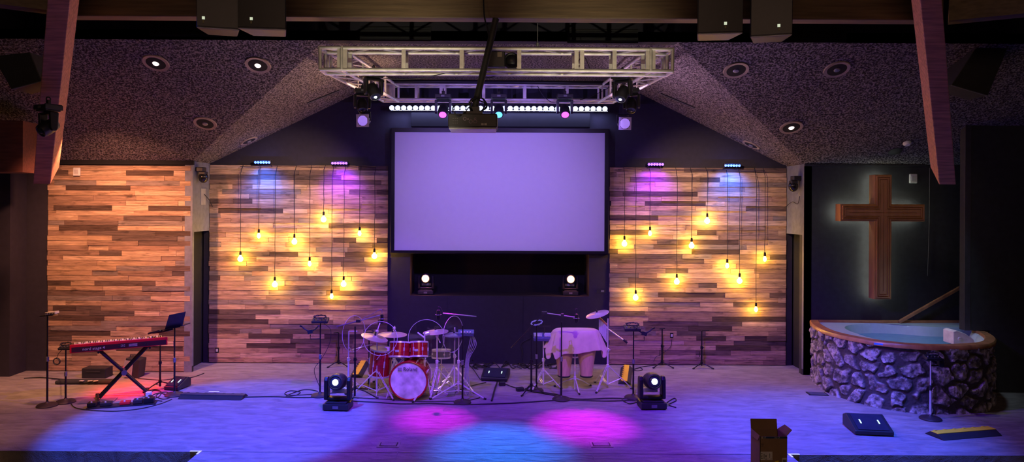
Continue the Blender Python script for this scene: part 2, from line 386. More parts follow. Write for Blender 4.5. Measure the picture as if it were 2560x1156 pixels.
# fronts left and right
struct(MB().span((-8.9, SIDE+0.03, 0), (XL-0.1, SIDE+0.15, ZT+0.1)).build('wall_left', M_black))
struct(MB().span((-8.9, SIDE-0.35, 0), (-7.28, SIDE+0.02, ZT+0.9)).build('wall_left_pier', M_black))
struct(MB().span((XR, SIDE, 0), (8.9, SIDE+0.15, ZT+0.1)).build('wall_right', M_black2))
xr = W(2417, 830, 9.83).x
m = MB(); m.span((6.98, 9.87, 0), (8.9, 9.99, 4.1)); m.span((xr, 9.87, .875), (6.98, 9.99, 4.1)); struct(m.build('wall_right_pier', M_black2))
struct(MB().span((xr-.012, 9.86, .875), (xr+.07, 9.868, 4.1)).build('trim_6', mat('pier_trim', (.05, .045, .06), .5)))
# outer shell
struct(MB().span((-9.1, -6, -0.85), (-8.9, 13.4, 6.6)).build('wall_left_outer', M_black))
struct(MB().span((8.9, -6, -0.85), (9.1, 13.4, 6.6)).build('wall_right_outer', M_black))
struct(MB().span((-9, -6.15, -0.85), (9, -6, 6.6)).build('wall_house', M_black))
struct(MB().span((-9, -6, 6.4), (9, HEAD, 6.55)).build('ceiling_house', M_black))
# header over the stage front
struct(MB().span((-8.9, HEAD, ZF), (8.9, HEAD+0.15, 6.5)).build('wall_header', mat('navy_black_paint', (.006, .005, .013), .8)))
# ceiling facets
def slab(name, pts, t=0.12):
    m = MB(); m.prism(pts, (0, 0, t)); return struct(m.build(name, M_pop))
slab('ceiling_flat', [(XFL, HEAD, ZF), (XFR, HEAD, ZF), (XFR, BACK+.1, ZF), (XFL, BACK+.1, ZF)])
slab('ceiling_slope_left', [(XL, SIDE, ZT), (XFL, HEAD, ZF), (XFL, BACK+.1, ZF), (XL, BACK+.1, ZT)])
slab('ceiling_slope_right', [(XR, SIDE, ZT), (XFR, HEAD, ZF), (XFR, BACK+.1, ZF), (XR, BACK+.1, ZT)])
slab('ceiling_side_left', [(-8.9, SIDE, ZT), (XL, SIDE, ZT), (XFL, HEAD, ZF), (-8.9, HEAD, ZF)])
slab('ceiling_side_right', [(8.9, SIDE, ZT), (XR, SIDE, ZT), (XFR, HEAD, ZF), (8.9, HEAD, ZF)])
struct(MB().span((-7.28, SIDE-0.02, ZT-0.06), (XL+0.02, SIDE+0.02, ZT+0.02)).build('trim_3', M_deepblack))
struct(MB().span((XR, SIDE-0.03, ZT-0.03), (xr, SIDE-0.001, ZT)).build('trim_4', M_black2))

# pallet plank cladding
def planks(name, x0, x1, z0, z1, y, label, hole=()):
    m = MB(); z = z0; rows = round((z1-z0)/0.0785); h = (z1-z0)/rows
    for r in range(rows):
        x = x0-random.random()*0.5
        while x < x1-0.001:
            L = random.choice((0.35, 0.5, 0.7, 0.9, 1.0, 1.15))*random.uniform(0.85, 1.15); a = max(x, x0+random.uniform(-.012, .0)); b = min(x+L, x1+random.uniform(0, .012))
            if x1-b < 0.1: b = x1
            t = random.uniform(0.016, 0.034); g2 = random.uniform(0.0015, 0.0055)
            if b-a > 0.02: m.span((a+0.001, y-t-0.003, z+g2/2), (b-0.001, y-0.003, z+h-g2/2))
            x = b if b >= x1 else x+L
        z += h
    o = m.build(name, M_wood); tag(o, label, 'wood panelling'); return o
x0, z0, x1, z1 = panel(118, 415, 477, 935, SIDE)
planks('pallet_wood_panelling', x0, x1, 0.01, z1, SIDE+0.03, 'orange-lit reclaimed plank panelling on the far left wall behind the red keyboard')
x0, z0, x1, z1 = panel(526, 415, 971, 910, BACK)
planks('pallet_wood_panelling', XL+0.01, x1, 0.01, z1, BACK, 'reclaimed plank panelling with hanging bulbs, between left doorway and screen')
x0b, z0b, x1b, z1b = panel(1523, 421, 1965, 914, BACK)
planks('pallet_wood_panelling', x0b, XR-0.01, 0.01, z1b, BACK, 'reclaimed plank panelling with hanging bulbs, between screen and right doorway')

# stage fixtures on the floor
def floor_pocket(px, py, label):
    c = Fl(px, py); t = thing('floor_pocket', label, 'floor box', c)
    m = MB(); m.box(c+Vector((0, 0, 0.003)), (0.24, 0.17, 0.006)); m.build('frame', mat('pocket_frame', (0.2, 0.19, 0.2), .6), t)
    MB().box(c+Vector((0, 0, 0.006)), (0.19, 0.12, 0.004)).build('gap', M_deepblack, t)
    MB().box(c+Vector((0, 0, 0.008)), (0.17, 0.10, 0.005)).build('lid', M_carpet, t)
floor_pocket(972, 1113, 'square floor pocket near the stage edge, in front of the drum kit')
floor_pocket(1503, 1113, 'square floor pocket near the stage edge, below the right magenta light pool')
c = Fl(2043, 986); t = thing('floor_vent', 'dark metal grille set in the stage carpet before the stone tub', 'vent', c)
MB().box(c+Vector((0, 0, 0.004)), (0.26, 0.16, 0.008), rotz(-0.1)).build('frame', M_deepblack, t)
m = MB()
for k in range(8): m.box(c+rotz(-0.1) @ Vector((0, -0.06+k*0.017, 0.009)), (0.22, 0.006, 0.004), rotz(-0.1))
m.build('grille', M_grey, t)
def corner_tape(px, py, sg, label):
    m = MB(); x = 3.1*(-sg) if False else (-3.1 if sg < 0 else 3.1)
    m.span((x, EDGE-0.01, 0.004), (x+sg*0.10, EDGE+0.012, 0.008)); m.span((x-sg*0.02, EDGE-0.09, 0.004), (x-sg*0.0, EDGE+0.012, 0.008))
    tag(m.build('edge_tape', M_tape), label, 'tape')
corner_tape(490, 1132, -1, 'white L of glow tape at the left corner of the stage step')
corner_tape(1985, 1132, 1, 'white L of glow tape at the right corner of the stage step')

def XF(b, T):
    T = T.to_4x4()
    b.v = [T @ p for p in b.v]; return b
def TR(loc, R=None, s=1.0):
    M = Matrix.Translation(Vector(loc))
    if R is not None: M = M @ R.to_4x4()
    return M @ Matrix.Scale(s, 4)
def sag(a, b, drop, n=12, wig=0.0):
    a = Vector(a); b = Vector(b)
    return [a.lerp(b, i/n)+Vector((random.uniform(-wig, wig), random.uniform(-wig, wig), -drop*4*(i/n)*(1-i/n))) for i in range(n+1)]

# ------------------------------------------------------------------ timber, header vents, loudspeakers
zb = W(1240, 49, 7.5).z
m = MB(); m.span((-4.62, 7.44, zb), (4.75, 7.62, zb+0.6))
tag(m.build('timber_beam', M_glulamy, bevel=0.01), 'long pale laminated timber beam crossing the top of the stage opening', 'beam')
a = W(2372, 57, 7.35); b_ = W(2640, 31, 6.9)
def plank_between(a, b, w, hgt, up=Vector((0, 0, 1))):
    d = (b-a).normalized(); s = d.cross(up).normalized(); u = s.cross(d).normalized(); m = MB()
    m.prism([a-s*w/2-u*hgt/2, a+s*w/2-u*hgt/2, a+s*w/2+u*hgt/2, a-s*w/2+u*hgt/2], b-a)
    return m
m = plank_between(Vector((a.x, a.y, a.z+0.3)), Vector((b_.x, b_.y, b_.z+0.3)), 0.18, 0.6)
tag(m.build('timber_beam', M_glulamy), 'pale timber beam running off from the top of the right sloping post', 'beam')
a = W(122, 31, 7.2); b_ = W(-60, 8, 6.9)
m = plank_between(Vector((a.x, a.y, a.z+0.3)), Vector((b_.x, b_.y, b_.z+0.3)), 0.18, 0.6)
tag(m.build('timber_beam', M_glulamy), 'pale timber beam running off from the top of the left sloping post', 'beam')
# the two sloping posts
def slope_post(top, bot, dt, db, w, label):
    a = W(*top, dt); b = W(*bot, db); d = (b-a)
    s = Vector((1, 0, 0)); a2 = a-d*0.25
    n = d.cross(s).normalized()
    if n.y < 0: n = -n
    m = MB(); m.prism([a2-s*w/2, a2+s*w/2, b+s*w/2, b-s*w/2], n*0.3)
    return tag(m.build('timber_post', M_glulam, bevel=0.008), label, 'post')
slope_post((147, 0), (104, 461), 6.75, 8.95, 0.221, 'red-brown sloping laminated timber post hanging left of the plank wall')
slope_post((2328, 0), (2369, 462), 6.75, 8.95, 0.215, 'red-brown sloping laminated timber post hanging right, over the tub')
a = W(0, 366, 9.35); h = 0.69
m = MB(); m.prism([(-9, 9.05, a.z-h/2), (W(57, 366, 9.35).x, 9.35, a.z-h/2), (W(96, 366, 9.75).x, 9.75, a.z-h/2), (-9, 9.75, a.z-h/2)], (0, 0, h))
tag(m.build('timber_beam', mat('dark_red_timber', (.11, .035, .025), .6, var=.3, nscale=5, stretch=(.6, 6, 6))), 'dark red timber cross beam at the left edge, meeting the left post', 'beam')
def header_vent(px0, py0, px1, py1, label):
    a = W(px0, py1, HEAD); b = W(px1, py0, HEAD)
    t = thing('header_vent', label, 'vent', ((a.x+b.x)/2, HEAD, a.z))
    MB().span((a.x, HEAD-0.012, a.z), (b.x, HEAD, b.z)).build('frame', M_vent, t)
    m = MB()
    k = a.z+0.02
    while k < b.z-0.015: m.span((a.x+0.02, HEAD-0.018, k), (b.x-0.02, HEAD-0.008, k+0.006)); k += 0.022
    m.build('slats', M_deepblack, t)
header_vent(900, 68, 1078, 103, 'black slot vent in the header wall, above the left half of the truss')
header_vent(1418, 75, 1595, 108, 'black slot vent in the header wall, above the right half of the truss')
header_vent(375, 55, 555, 90, 'black slot vent in the header wall, behind the left pair of loudspeakers')
header_vent(1935, 78, 2115, 106, 'black slot vent in the header wall, behind the right pair of loudspeakers')

def hung_speaker(pxc, pyb, wpx, d, yaw, lean, label, mark):
    c = W(pxc, pyb, d); w = wpx*d/FPX
    t = thing('loudspeaker', label, 'loudspeaker', c)
    T = TR(c, Matrix.Rotation(yaw, 3, 'Z') @ Matrix.Rotation(lean, 3, 'X'))
    m = MB(); p = [(-w/2, 0, 0), (w/2, 0, 0), (w*0.36, 0.36, 0), (-w*0.36, 0.36, 0)]
    m.prism(p, (0, 0, 0.85)); XF(m, T).build('cabinet', M_plastic, t, bevel=0.012)
    m = MB(); m.span((-w/2+0.01, -0.012, 0.02), (w/2-0.01, -0.002, 0.83)); XF(m, T).build('grille', M_metalblack, t)
    m = MB(); m.span((mark*w, -0.018, 0.085), (mark*w+0.026, -0.011, 0.112)); XF(m, T).build('badge', M_mark, t)
    m = MB(); m.span((mark*w+0.005, -0.018, 0.05), (mark*w+0.020, -0.011, 0.078)); XF(m, T).build('badge', mat('badge_dim', (0.25, 0.25, 0.12), .6), t)
    m = MB(); m.span((-w/2+0.01, -0.016, 0.0), (w/2-0.01, -0.01, 0.006)); XF(m, T).build('trim_strip', M_grey, t)
hung_speaker(545, 73, 102, 6.9, 0.25, 0.05, 'black loudspeaker hung on the beam, outer one of the left pair', -0.36)
hung_speaker(655, 74, 118, 6.8, 0.12, 0.05, 'black loudspeaker hung on the beam, inner one of the left pair', -0.24)
hung_speaker(1800, 85, 112, 6.8, -0.12, 0.05, 'black loudspeaker hung on the beam, inner one of the right pair', 0.08)
hung_speaker(1928, 91, 100, 6.9, -0.28, 0.05, 'black loudspeaker hung on the beam, outer one of the right pair', 0.14)
for pts, d, lab in (([(-20, 140), (75, 130), (104, 203), (28, 224)], 7.9, 'black wall loudspeaker at the left edge, behind the left sloping post'),
                    ([(2440, 120), (2545, 60), (2470, 240), (2378, 213)], 8.4, 'black angled loudspeaker right of the right sloping post')):
    t = thing('wall_loudspeaker', lab, 'loudspeaker', W(*pts[3], d))
    m = MB(); m.prism([W(*p, d) for p in pts], (0, 0.35, 0)); m.build('cabinet', mat('grey_black_cabinet', (0.03, 0.03, 0.034), .6), t, bevel=0.01)
    m = MB(); p = [W(*q, d-0.01) for q in pts]; m.tube([p[2], p[3]], 0.006); m.build('trim_strip', M_grey, t)

# ------------------------------------------------------------------ ceiling fittings
CN_L = (Vector((XFL, HEAD, ZF))-Vector((XL, SIDE, ZT))).cross(Vector((1, 0, 0))).normalized()
CN_R = (Vector((XFR, HEAD, ZF))-Vector((XR, SIDE, ZT))).cross(Vector((1, 0, 0))).normalized()
if CN_L.z > 0: CN_L = -CN_L
if CN_R.z > 0: CN_R = -CN_R
SL_L = Vector((ZF-ZT, 0, -(XFL-XL))).normalized(); SL_R = Vector((-(ZF-ZT), 0, -(XR-XFR))).normalized()
def downlight(px, py, p0, n, r, label, lamp):
    c = onplane(px, py, p0, n); t = thing('recessed_downlight', label, 'ceiling light', c)
    m = MB(); m.lathe([(r*0.74, -0.02), (r*0.76, 0.012), (r, 0.016), (r*1.02, 0.006), (r*1.02, -0.02)], c, n, 36); m.build('trim_ring', M_ring, t, smooth=True)
    m = MB(); m.lathe([(r*0.75, 0.013), (r*0.60, 0.0135), (r*0.5, 0.0145)], c, n, 36); m.build('reflector', M_deepblack, t, smooth=True)
    m = MB(); m.lathe([(0.001, 0.03), (r*0.2, 0.026), (r*0.26, 0.014)], c, n, 20); m.build('lamp', M_lampw if lamp else M_grey, t, smooth=True)
P_L = Vector((XL, SIDE, ZT)); P_R = Vector((XR, SIDE, ZT))
downlight(390, 157, P_L, CN_L, 0.155, 'lit round downlight in the left ceiling, the farthest left, near the header', True)
downlight(645, 162, P_L, CN_L, 0.155, 'lit round downlight in the left ceiling, near the crease and header', True)
downlight(513, 308, P_L, CN_L, 0.155, 'round downlight low in the left ceiling, above the left doorway', False)
downlight(1840, 175, P_R, CN_R, 0.155, 'round downlight in the right ceiling, close to the crease and header', False)
downlight(2092, 173, P_R, CN_R, 0.155, 'round downlight in the right ceiling, the farthest right, near the header', False)
downlight(1978, 318, P_R, CN_R, 0.155, 'round downlight low in the right ceiling, above the right doorway', True)
downlight(622, 352, P_L, SL_L, 0.14, 'round downlight in the left ceiling slope, above the blue wash lamp', False)
downlight(1878, 362, P_R, SL_R, 0.14, 'round downlight in the right ceiling slope, above the blue wash lamp', False)
c = onplane(2267, 357, P_R, CN_R); m = MB().lathe([(0.055, 0), (0.055, 0.02), (0.035, 0.045)], c, CN_R, 20)
tag(m.build('smoke_detector', M_white, smooth=True), 'small white round detector on the right ceiling', 'detector')
c = onplane(2238, 378, P_R, CN_R); m = MB().lathe([(0.10, 0), (0.10, 0.01), (0.06, 0.015)], c, CN_R, 20)
tag(m.build('ceiling_sensor', M_plastic, smooth=True), 'black round plate in the right ceiling beside the white detector', 'sensor')
for pa, pb, n, p0, lab in (((768, 258), (848, 226), SL_L, P_L, 'dark linear air slot in the left ceiling slope'), ((1652, 234), (1737, 270), SL_R, P_R, 'dark linear air slot in the right ceiling slope')):
    a = onplane(*pa, p0, n); b = onplane(*pb, p0, n); s = (b-a).cross(n).normalized()*0.05
    t = thing('air_slot', lab, 'vent', (a+b)/2)
    m = MB(); m.prism([a-s, b-s, b+s, a+s], n*0.008); m.build('frame', M_vent, t)
    m = MB(); s2 = s*0.2; m.prism([a-s2+n*.008, b-s2+n*.008, b+s2+n*.008, a+s2+n*.008], n*0.004); m.build('blade', M_grey, t)

# ------------------------------------------------------------------ truss
TA = 0.235
fl = W(800, 172, 7.6); fr = W(1681, 180, 7.6); rl = W(962, 252, 11.0); rr = W(1530, 258, 11.0)
zf = (fl.z+fr.z)/2; zr = (rl.z+rr.z)/2
FL, FR = Vector((fl.x, 7.6, zf)), Vector((fr.x, 7.6, zf)); RL, RR = Vector((rl.x-0.02, 11.0, zr)), Vector((rr.x+0.02, 11.0, zr))
truss = thing('lighting_truss', 'aluminium box truss rectangle hanging over the stage in front of the screen', 'truss', ((FL+FR)/2))
def truss_section(p0, p1, inward, ups, name, ndiag):
    d = (p1-p0); L = d.length; d.normalize(); inn = Vector(inward); inn = (inn-d*inn.dot(d)).normalized(); up = inn.cross(d)
    if up.z < 0: up = -up
    m = MB(); cr = 0.021
    for i in (0, 1):
        for k in (0, 1): m.tube([p0+inn*TA*i+up*TA*k, p1+inn*TA*i+up*TA*k], cr, 10)
    for k in (0, 1):                                          # zigzag lacing on the lower and upper faces
        for j in range(ndiag):
            i0 = j % 2; a = p0+d*(L*j/ndiag)+inn*TA*i0+up*TA*k; b = p0+d*(L*(j+1)/ndiag)+inn*TA*(1-i0)+up*TA*k
            m.tube([a, b], 0.0095, 6)
    for i in (0, 1):
        for a in (0, L): m.tube([p0+d*a+inn*TA*i, p0+d*a+inn*TA*i+up*TA], 0.019, 8)
    for a in (0, L):
        for k in (0, 1): m.tube([p0+d*a+up*TA*k, p0+d*a+inn*TA+up*TA*k], 0.019, 8)
    sec = m.build(name, M_alu, truss, smooth=True)
    for u in ups:
        for i in (0, 1):
            c = p0+d*(u*L)+inn*TA*i+up*TA/2; m = MB()
            R = Matrix((d, inn, up)).transposed()
            m.box(c, (0.044, 0.02, TA-0.02), R); m.build('upright', M_alu, sec)
    return sec
def tfrac(px, a=800, b=1681): return (px-a)/(b-a)
truss_section(FL, FR, (0, 1, 0), [tfrac(x) for x in (848, 863, 1009, 1154, 1298, 1441, 1455, 1536, 1619, 1633)], 'front_section', 13)
truss_section(RL, RR, (0, -1, 0), [tfrac(x, 962, 1530) for x in (978, 986, 1047, 1107, 1114, 1210, 1310, 1412, 1514)], 'rear_section', 11)
truss_section(FL+Vector((0, 0.0, 0)), RL, (1, 0, 0), [0.1, 0.13, 0.3, 0.5, 0.7, 0.9], 'side_section', 12)
truss_section(FR, RR, (-1, 0, 0), [0.1, 0.13, 0.3, 0.5, 0.7, 0.9], 'side_section', 12)
for px in (1344,):
    a = W(px, 58, 7.62); m = MB(); m.tube([a, Vector((a.x, 7.62, zf+TA+0.02))], 0.005, 6)
    m.lathe([(0.004, 0), (0.016, 0.01), (0.016, 0.05), (0.004, 0.06)], (a.x, 7.62, zf+TA+0.02)); tag(m.build('hanging_rod', M_grey), 'thin steel hanging rod from the beam to the front truss', 'rod')

# black pipe over the rear truss
a = W(945, 203, 10.55); b = W(1600, 209, 10.55)
tag(MB().tube([a, b], 0.03, 10).build('rear_pipe', M_metalblack, smooth=True), 'black pipe running above the rear truss', 'pipe')

# LED bar on the wall above the screen
a = W(972, 269, 11.3); b = W(1520, 273, 11.3); t = thing('led_bar', 'long bar of white LEDs across the wall above the screen', 'light bar', (a+b)/2)
MB().span((a.x, 11.31, a.z-0.035), (b.x, 11.40, a.z+0.03)).build('housing', M_metalblack, t, bevel=0.005)
for i in range(37):
    p = a.lerp(b, (i+0.5)/37); m = MB(); m.lathe([(0.042, 0), (0.036, 0.014), (0.012, 0.02)], (p.x, 11.31, a.z-0.005), (0, -1, -0.25), 12)
    m.build('led', M_strip, t, smooth=True)
area('led_bar_light', (0.05, 11.335, a.z-0.037), (0.05, 11.335, 1.0), (0.40, 0.42, 1.0), 16, 3.5, 0.012)

# projection screen
t = thing('projection_screen', 'large wide projection screen in a black frame, centred on the back wall', 'screen', W(1250, 632, 11.4))
x0, z0, x1, z1 = panel(986, 333, 1512, 626, 11.38)
x2, z2, x3, z3 = panel(978, 323, 1521, 632, 11.38)
MB().span((x0, 11.385, z0), (x1, 11.40, z1)).build('screen_surface', M_screen, t)
m = MB(); m.span((x2, 11.35, z1), (x3, 11.44, z3)); m.span((x2, 11.35, z2), (x3, 11.44, z0)); m.span((x2, 11.35, z0), (x0, 11.44, z1)); m.span((x1, 11.35, z0), (x3, 11.44, z1))
m.build('frame', M_metalblack, t)
m = MB(); m.span((x2-0.03, 11.42, z3), (x3+0.03, BACK, z3+0.02)); m.span((x2-0.03, 11.44, z2), (x2, BACK, z3)); m.span((x3, 11.44, z2), (x3+0.03, BACK, z3)); m.build('surround', M_black, t)
x0, z0, x1, z1 = panel(1028, 284, 1475, 319, 11.45)
tag(MB().span((x0, 11.40, z0), (x1, BACK-0.002, z1)).build('screen_housing', M_deepblack, bevel=0.02), 'black box housing on the wall between LED bar and screen', 'housing')
# wall plate right of the niche
c = W(1503, 728, BACK); t = thing('wall_plate', 'small dark control plate on black wall right of the niche', 'wall plate', c)
MB().box(c-Vector((0, .006, 0)), (0.15, 0.012, 0.06)).build('plate', M_plastic, t); MB().box(c-Vector((-.02, .014, 0)), (0.05, 0.006, 0.03)).build('display', M_grey, t)
# panel joints of the central wall
for px in (1118, 1308):
    a = W(px, 745, BACK); MB_ = MB().span((a.x-0.002, BACK-0.002, 0), (a.x+0.002, BACK+0.001, nz0)); struct(MB_.build('trim_5', M_deepblack))

# projector on its slanted pole
D = 7.1; x0, z0, x1, z1 = panel(1120, 284, 1243, 318, D)
t = thing('projector', 'black projector hanging on a slanted pole in front of the screen', 'projector', ((x0+x1)/2, D, z0))
MB().span((x0, D, z0), (x1, D+0.40, z1)).build('body', mat('projector_body', (0.05, 0.05, 0.052), .5), t, bevel=0.012)
MB().span((x0+0.01, D+0.0, z0-0.02), (x1-0.01, D+0.38, z0-0.002)).build('underside', M_white, t, bevel=0.004)
MB().span((x1-0.001, D+0.0, z0-0.02), (x1+0.004, D+0.012, z1-0.02)).build('edge_trim', M_white, t)
m = MB(); m.lathe([(0.05, 0), (0.06, 0.05), (0.045, 0.06)], ((x0+x1)/2+0.1, D+0.4, (z0+z1)/2), (0, 1, 0)); m.build('lens', M_metalblack, t)
for px, py, r in ((1162, 297, .016), (1177, 304, .017), (1188, 304, .017), (1188, 297, .008), (1170, 298, .006)):
    c = W(px, py, D); m = MB(); m.ring(c-Vector((0, .003, 0)), (0, 1, 0), r, 0.0035, 16, 6); m.build('socket', M_brass, t)
m = MB()
for px in (1133, 1138, 1143): 
    for py in (296, 302, 308): m.box(W(px, py, D-0.002), (0.008, 0.004, 0.005))
m.build('button_row', M_grey, t)
for px in (1206, 1214): MB().box(W(px, 311, D-0.002), (0.026, 0.005, 0.02)).build('socket', M_paper, t)
top = W(1240, 47, D+0.25); bot = W(1187, 268, D+0.2)
m = MB(); m.tube([top, bot], 0.036, 10); tag(m.build('projector_pole', mat('pole_black', (0.035, 0.035, 0.035), .6), smooth=True), 'thick black slanted pole holding the projector', 'pole')
m = MB(); m.box(Vector(((x0+x1)/2, D+0.2, z1+0.02)), (0.2, 0.22, 0.03)); m.box(Vector((bot.x, bot.y, z1+0.055)), (0.10, 0.10, 0.07)); m.build('mount', M_metalblack, t)
def cable(pts, r, label, m_=None, name='cable', group=None):
    sm = []
    P = [Vector(p) for p in pts]; n = len(P)
    for i in range(n-1):
        p0, p1, p2, p3 = P[max(i-1, 0)], P[i], P[i+1], P[min(i+2, n-1)]
        for k in range(6):
            u = k/6; sm.append(0.5*((2*p1)+(p2-p0)*u+(2*p0-5*p1+4*p2-p3)*u*u+(3*p1-p0-3*p2+p3)*u**3))
    sm.append(P[-1])
    return tag(MB().tube(sm, r, 6).build(name, m_ or M_cable, smooth=True), label, 'cable', group)
pts = []
for i in range(26):
    a = i*0.9; pts.append(bot+Vector((0.02+0.085*math.cos(a)*(1+0.3*math.sin(i)), -0.06+0.03*math.sin(i*1.7), 0.01+0.07*math.sin(a)-0.02*math.cos(i*2.3))))
cable(pts, 0.006, 'tangled bundle of black cable at the foot of the projector pole')
cable([bot+Vector((-.05, -.05, 0)), W(1150, 290, D-.02), W(1132, 275, D-.05), W(1140, 262, D-.02), W(1172, 262, D)], 0.006, 'black cable loop drooping on the left end of the projector')
cable([W(1208, -20, 7.3), W(1210, 30, 7.3), W(1213, 52, 7.3), W(1222, 90, 7.3), W(1216, 122, 7.3)], 0.009, 'thin black cable hanging from the beam beside the projector pole')
# gear standing in the front truss
c = W(1240, 152, 7.72); t = thing('fixture_box', 'black square stage unit sitting in the front truss beside the pole', 'stage unit', c-Vector((0, 0, .08)))
MB().box(c, (0.20, 0.18, 0.17)).build('body', M_plastic, t, bevel=0.01); MB().box(c+Vector((0.04, -.092, .05)), (0.05, 0.006, 0.05)).build('label_plate', M_ring, t)
c = W(1279, 152, 7.72); t = thing('truss_fan', 'round black fan fixture in the front truss', 'fan', c-Vector((0, 0, .09)))
m = MB(); m.ring(c, (0, 1, 0), 0.078, 0.014); m.build('housing', M_plastic, t, smooth=True)
m = MB(); m.lathe([(0.02, -.03), (0.065, -.01), (0.07, .04)], c, (0, 1, 0)); m.build('drum', M_metalblack, t, smooth=True)

# ------------------------------------------------------------------ moving heads and lamps
def moving_head(loc, s, label, lens, hang=False, yaw=0.0, tilt=0.0, group=None, core=0.55, name='moving_head_light'):
    loc = Vector(loc); t = thing(name, label, 'stage light', loc, group)
    T = TR(loc, Matrix.Rotation(yaw, 3, 'Z') @ (Matrix.Rotation(PI, 3, 'Y') if hang else Matrix.Identity(3)), s)
    m = MB(); m.span((-.16, -.13, 0.012), (.16, .13, 0.085)); m.span((-.13, -.11, 0.085), (.13, .11, 0.105)); m.span((-.15, -.12, 0), (-.11, .12, .012)); m.span((.11, -.12, 0), (.15, .12, .012))
    XF(m, T).build('base', M_plastic, t, bevel=0.012*s)
    m = MB(); m.span((-.035, -.134, .03), (.035, -.129, .065)); XF(m, T).build('display', M_grey, t)
    m = MB(); m.span((-.165, -.055, .115), (.165, .055, .15))
    for sx in (-1, 1):
        m.prism([(sx*.118, -.065, .12), (sx*.118, .065, .12), (sx*.118, .055, .36), (sx*.118, .03, .40), (sx*.118, -.03, .40), (sx*.118, -.055, .36)], (sx*.05, 0, 0))
    XF(m, T).build('yoke', M_metalblack, t, bevel=0.012*s)
    hc = Vector((0, 0, .34)); ax = Matrix.Rotation(tilt, 3, 'X') @ Vector((0, -1, 0))
    m = MB(); m.lathe([(.05, -.15), (.085, -.13), (.10, -.06), (.106, 0.02), (.103, .10), (.092, .135), (.078, .14), (.072, .125)], hc, ax, 28); XF(m, T)
    h = m.build('head', M_plastic, t, smooth=True)
    m = MB(); m.lathe([(.074, .124), (.06, .134), (.02, .138)], hc, ax, 28); XF(m, T).build('lens_ring', mat('lens_glass', (0.03, 0.035, 0.05), 0.08), h, smooth=True)
    m = MB(); m.lathe([(.074*core, .137), (.05*core, .150), (.01, .154)], hc, ax, 24); XF(m, T).build('lens', lens, h, smooth=True)
    if not hang:
        m = MB(); m.box((0, .075, .20), (.19, .02, .05)); XF(m, T).build('reflection_patch', M_white, t)  # white patch stands in for the reflection seen under the head
    if hang:
        m = MB(); m.span((-.03, -.02, -.07), (.03, .02, 0)); m.ring((0, 0, -.085), (1, 0, 0), .03, .01, 16, 6); XF(m, T).build('clamp', M_metalblack, t)
    return t
c = Fl(840, 1029); moving_head(c+Vector((0, 0.12, 0)), 1.02, 'black moving head on the floor left of the drum kit, white lens lit', M_lensw, yaw=-0.05, tilt=-0.15, core=.5)
c = Fl(1634, 1026); moving_head(c+Vector((0, 0.12, 0)), 1.02, 'black moving head on the floor right of the congas, white lens lit', M_lensw, yaw=0.05, tilt=-0.15, core=.5)
for px, lm, nm in ((1108, M_magenta, 'hanging moving head with magenta lens, left of the projector'), (1247, M_cyan, 'hanging moving head with cyan lens, just right of the projector'), (1412, M_magenta, 'hanging moving head with magenta lens, far right of the projector')):
    c = W(px, 236, 10.58); hb = moving_head((c.x, 10.58, c.z), 0.74, nm, lm, hang=True, tilt=-0.75, core=1.0)
    m = MB(); m.tube([(c.x, 10.58, c.z-.01), (c.x, 10.745, c.z+.02)], .014, 8); m.build('truss_bracket', M_metalblack, hb)
# niche lamps
for px, py, lab in ((1065, 738, 'small lamp with glowing orange-white face, left in the niche under the screen'), (1425, 739, 'small lamp with glowing orange-white face, right in the niche under the screen')):
    c = W(px, py, BACK+0.22); c.z = nz0+0.0
    moving_head(c, 0.80, lab, M_lenso, tilt=0.0, core=1.0, name='niche_lamp')
    l = bpy.data.lights.new('niche_glow', 'POINT'); l.energy = 2.2; l.color = (1, .30, .08); l.shadow_soft_size = .004
    o = bpy.data.objects.new('niche_glow', l); COL.objects.link(o); o.location = c+Vector((0, -0.17, 0.27))
cable([W(1085, 738, BACK+.2), W(1160, 740, BACK+.15), W(1260, 741, BACK+.2), W(1340, 739, BACK+.12), W(1408, 740, BACK+.2)], 0.005, 'thin cable lying along the niche shelf between the two lamps')

def par_can(c, ax, r, ln, label, face, frame_m, square=True):
    c = Vector(c); ax = Vector(ax).normalized(); t = thing('par_can', label, 'stage light', c)
    m = MB(); m.lathe([(r*.55, -ln), (r*.8, -ln*.9), (r, -ln*.4), (r, 0), (r*.9, 0.0)], c, ax, 24); m.build('can', M_plastic, t, smooth=True)
    u, v = frame(ax); R = Matrix((u, v, ax)).transposed()
    m = MB()
    if square:
        w = r*1.25
        for sx, sy, dx, dy in ((0, 1, 2*w, .22*w), (0, -1, 2*w, .22*w), (1, 0, .22*w, 2*w), (-1, 0, .22*w, 2*w)): m.box(c+ax*0.012+u*(sx*w*.9)+v*(sy*w*.9), (dx, dy, .012), R)
        for sx in (-1, 1):
            for sy in (-1, 1): m.box(c+ax*.012+u*sx*w*.72+v*sy*w*.72, (.34*w, .34*w, .010), R)
    m.build('filter_frame', frame_m, t)
    m = MB(); m.lathe([(r*1.02, 0.004), (r*.6, 0.010), (.01, 0.012)], c, ax, 24); m.build('filter', face, t, smooth=True)
    m = MB(); s = Vector((1, 0, 0)); m.tube([c-ax*ln*.4+s*r*1.15, c-ax*ln*.4+s*r*1.15+Vector((0, 0, r*1.7)), c-ax*ln*.4-s*r*1.15+Vector((0, 0, r*1.7)), c-ax*ln*.4-s*r*1.15], .008, 6); m.build('bracket', M_metalblack, t)
M_framev = mat('lit_frame', (0.75, 0.6, 0.85), .5)
par_can(W(907, 302, 8.7), (-0.10, -1, -0.12), 0.062, 0.2, 'par can with square violet filter hanging below the left truss', M_violet, M_framev)
par_can(W(1562, 309, 8.7), (0.10, -1, -0.12), 0.062, 0.2, 'par can with square violet filter hanging below the right truss', M_violet, M_framev)
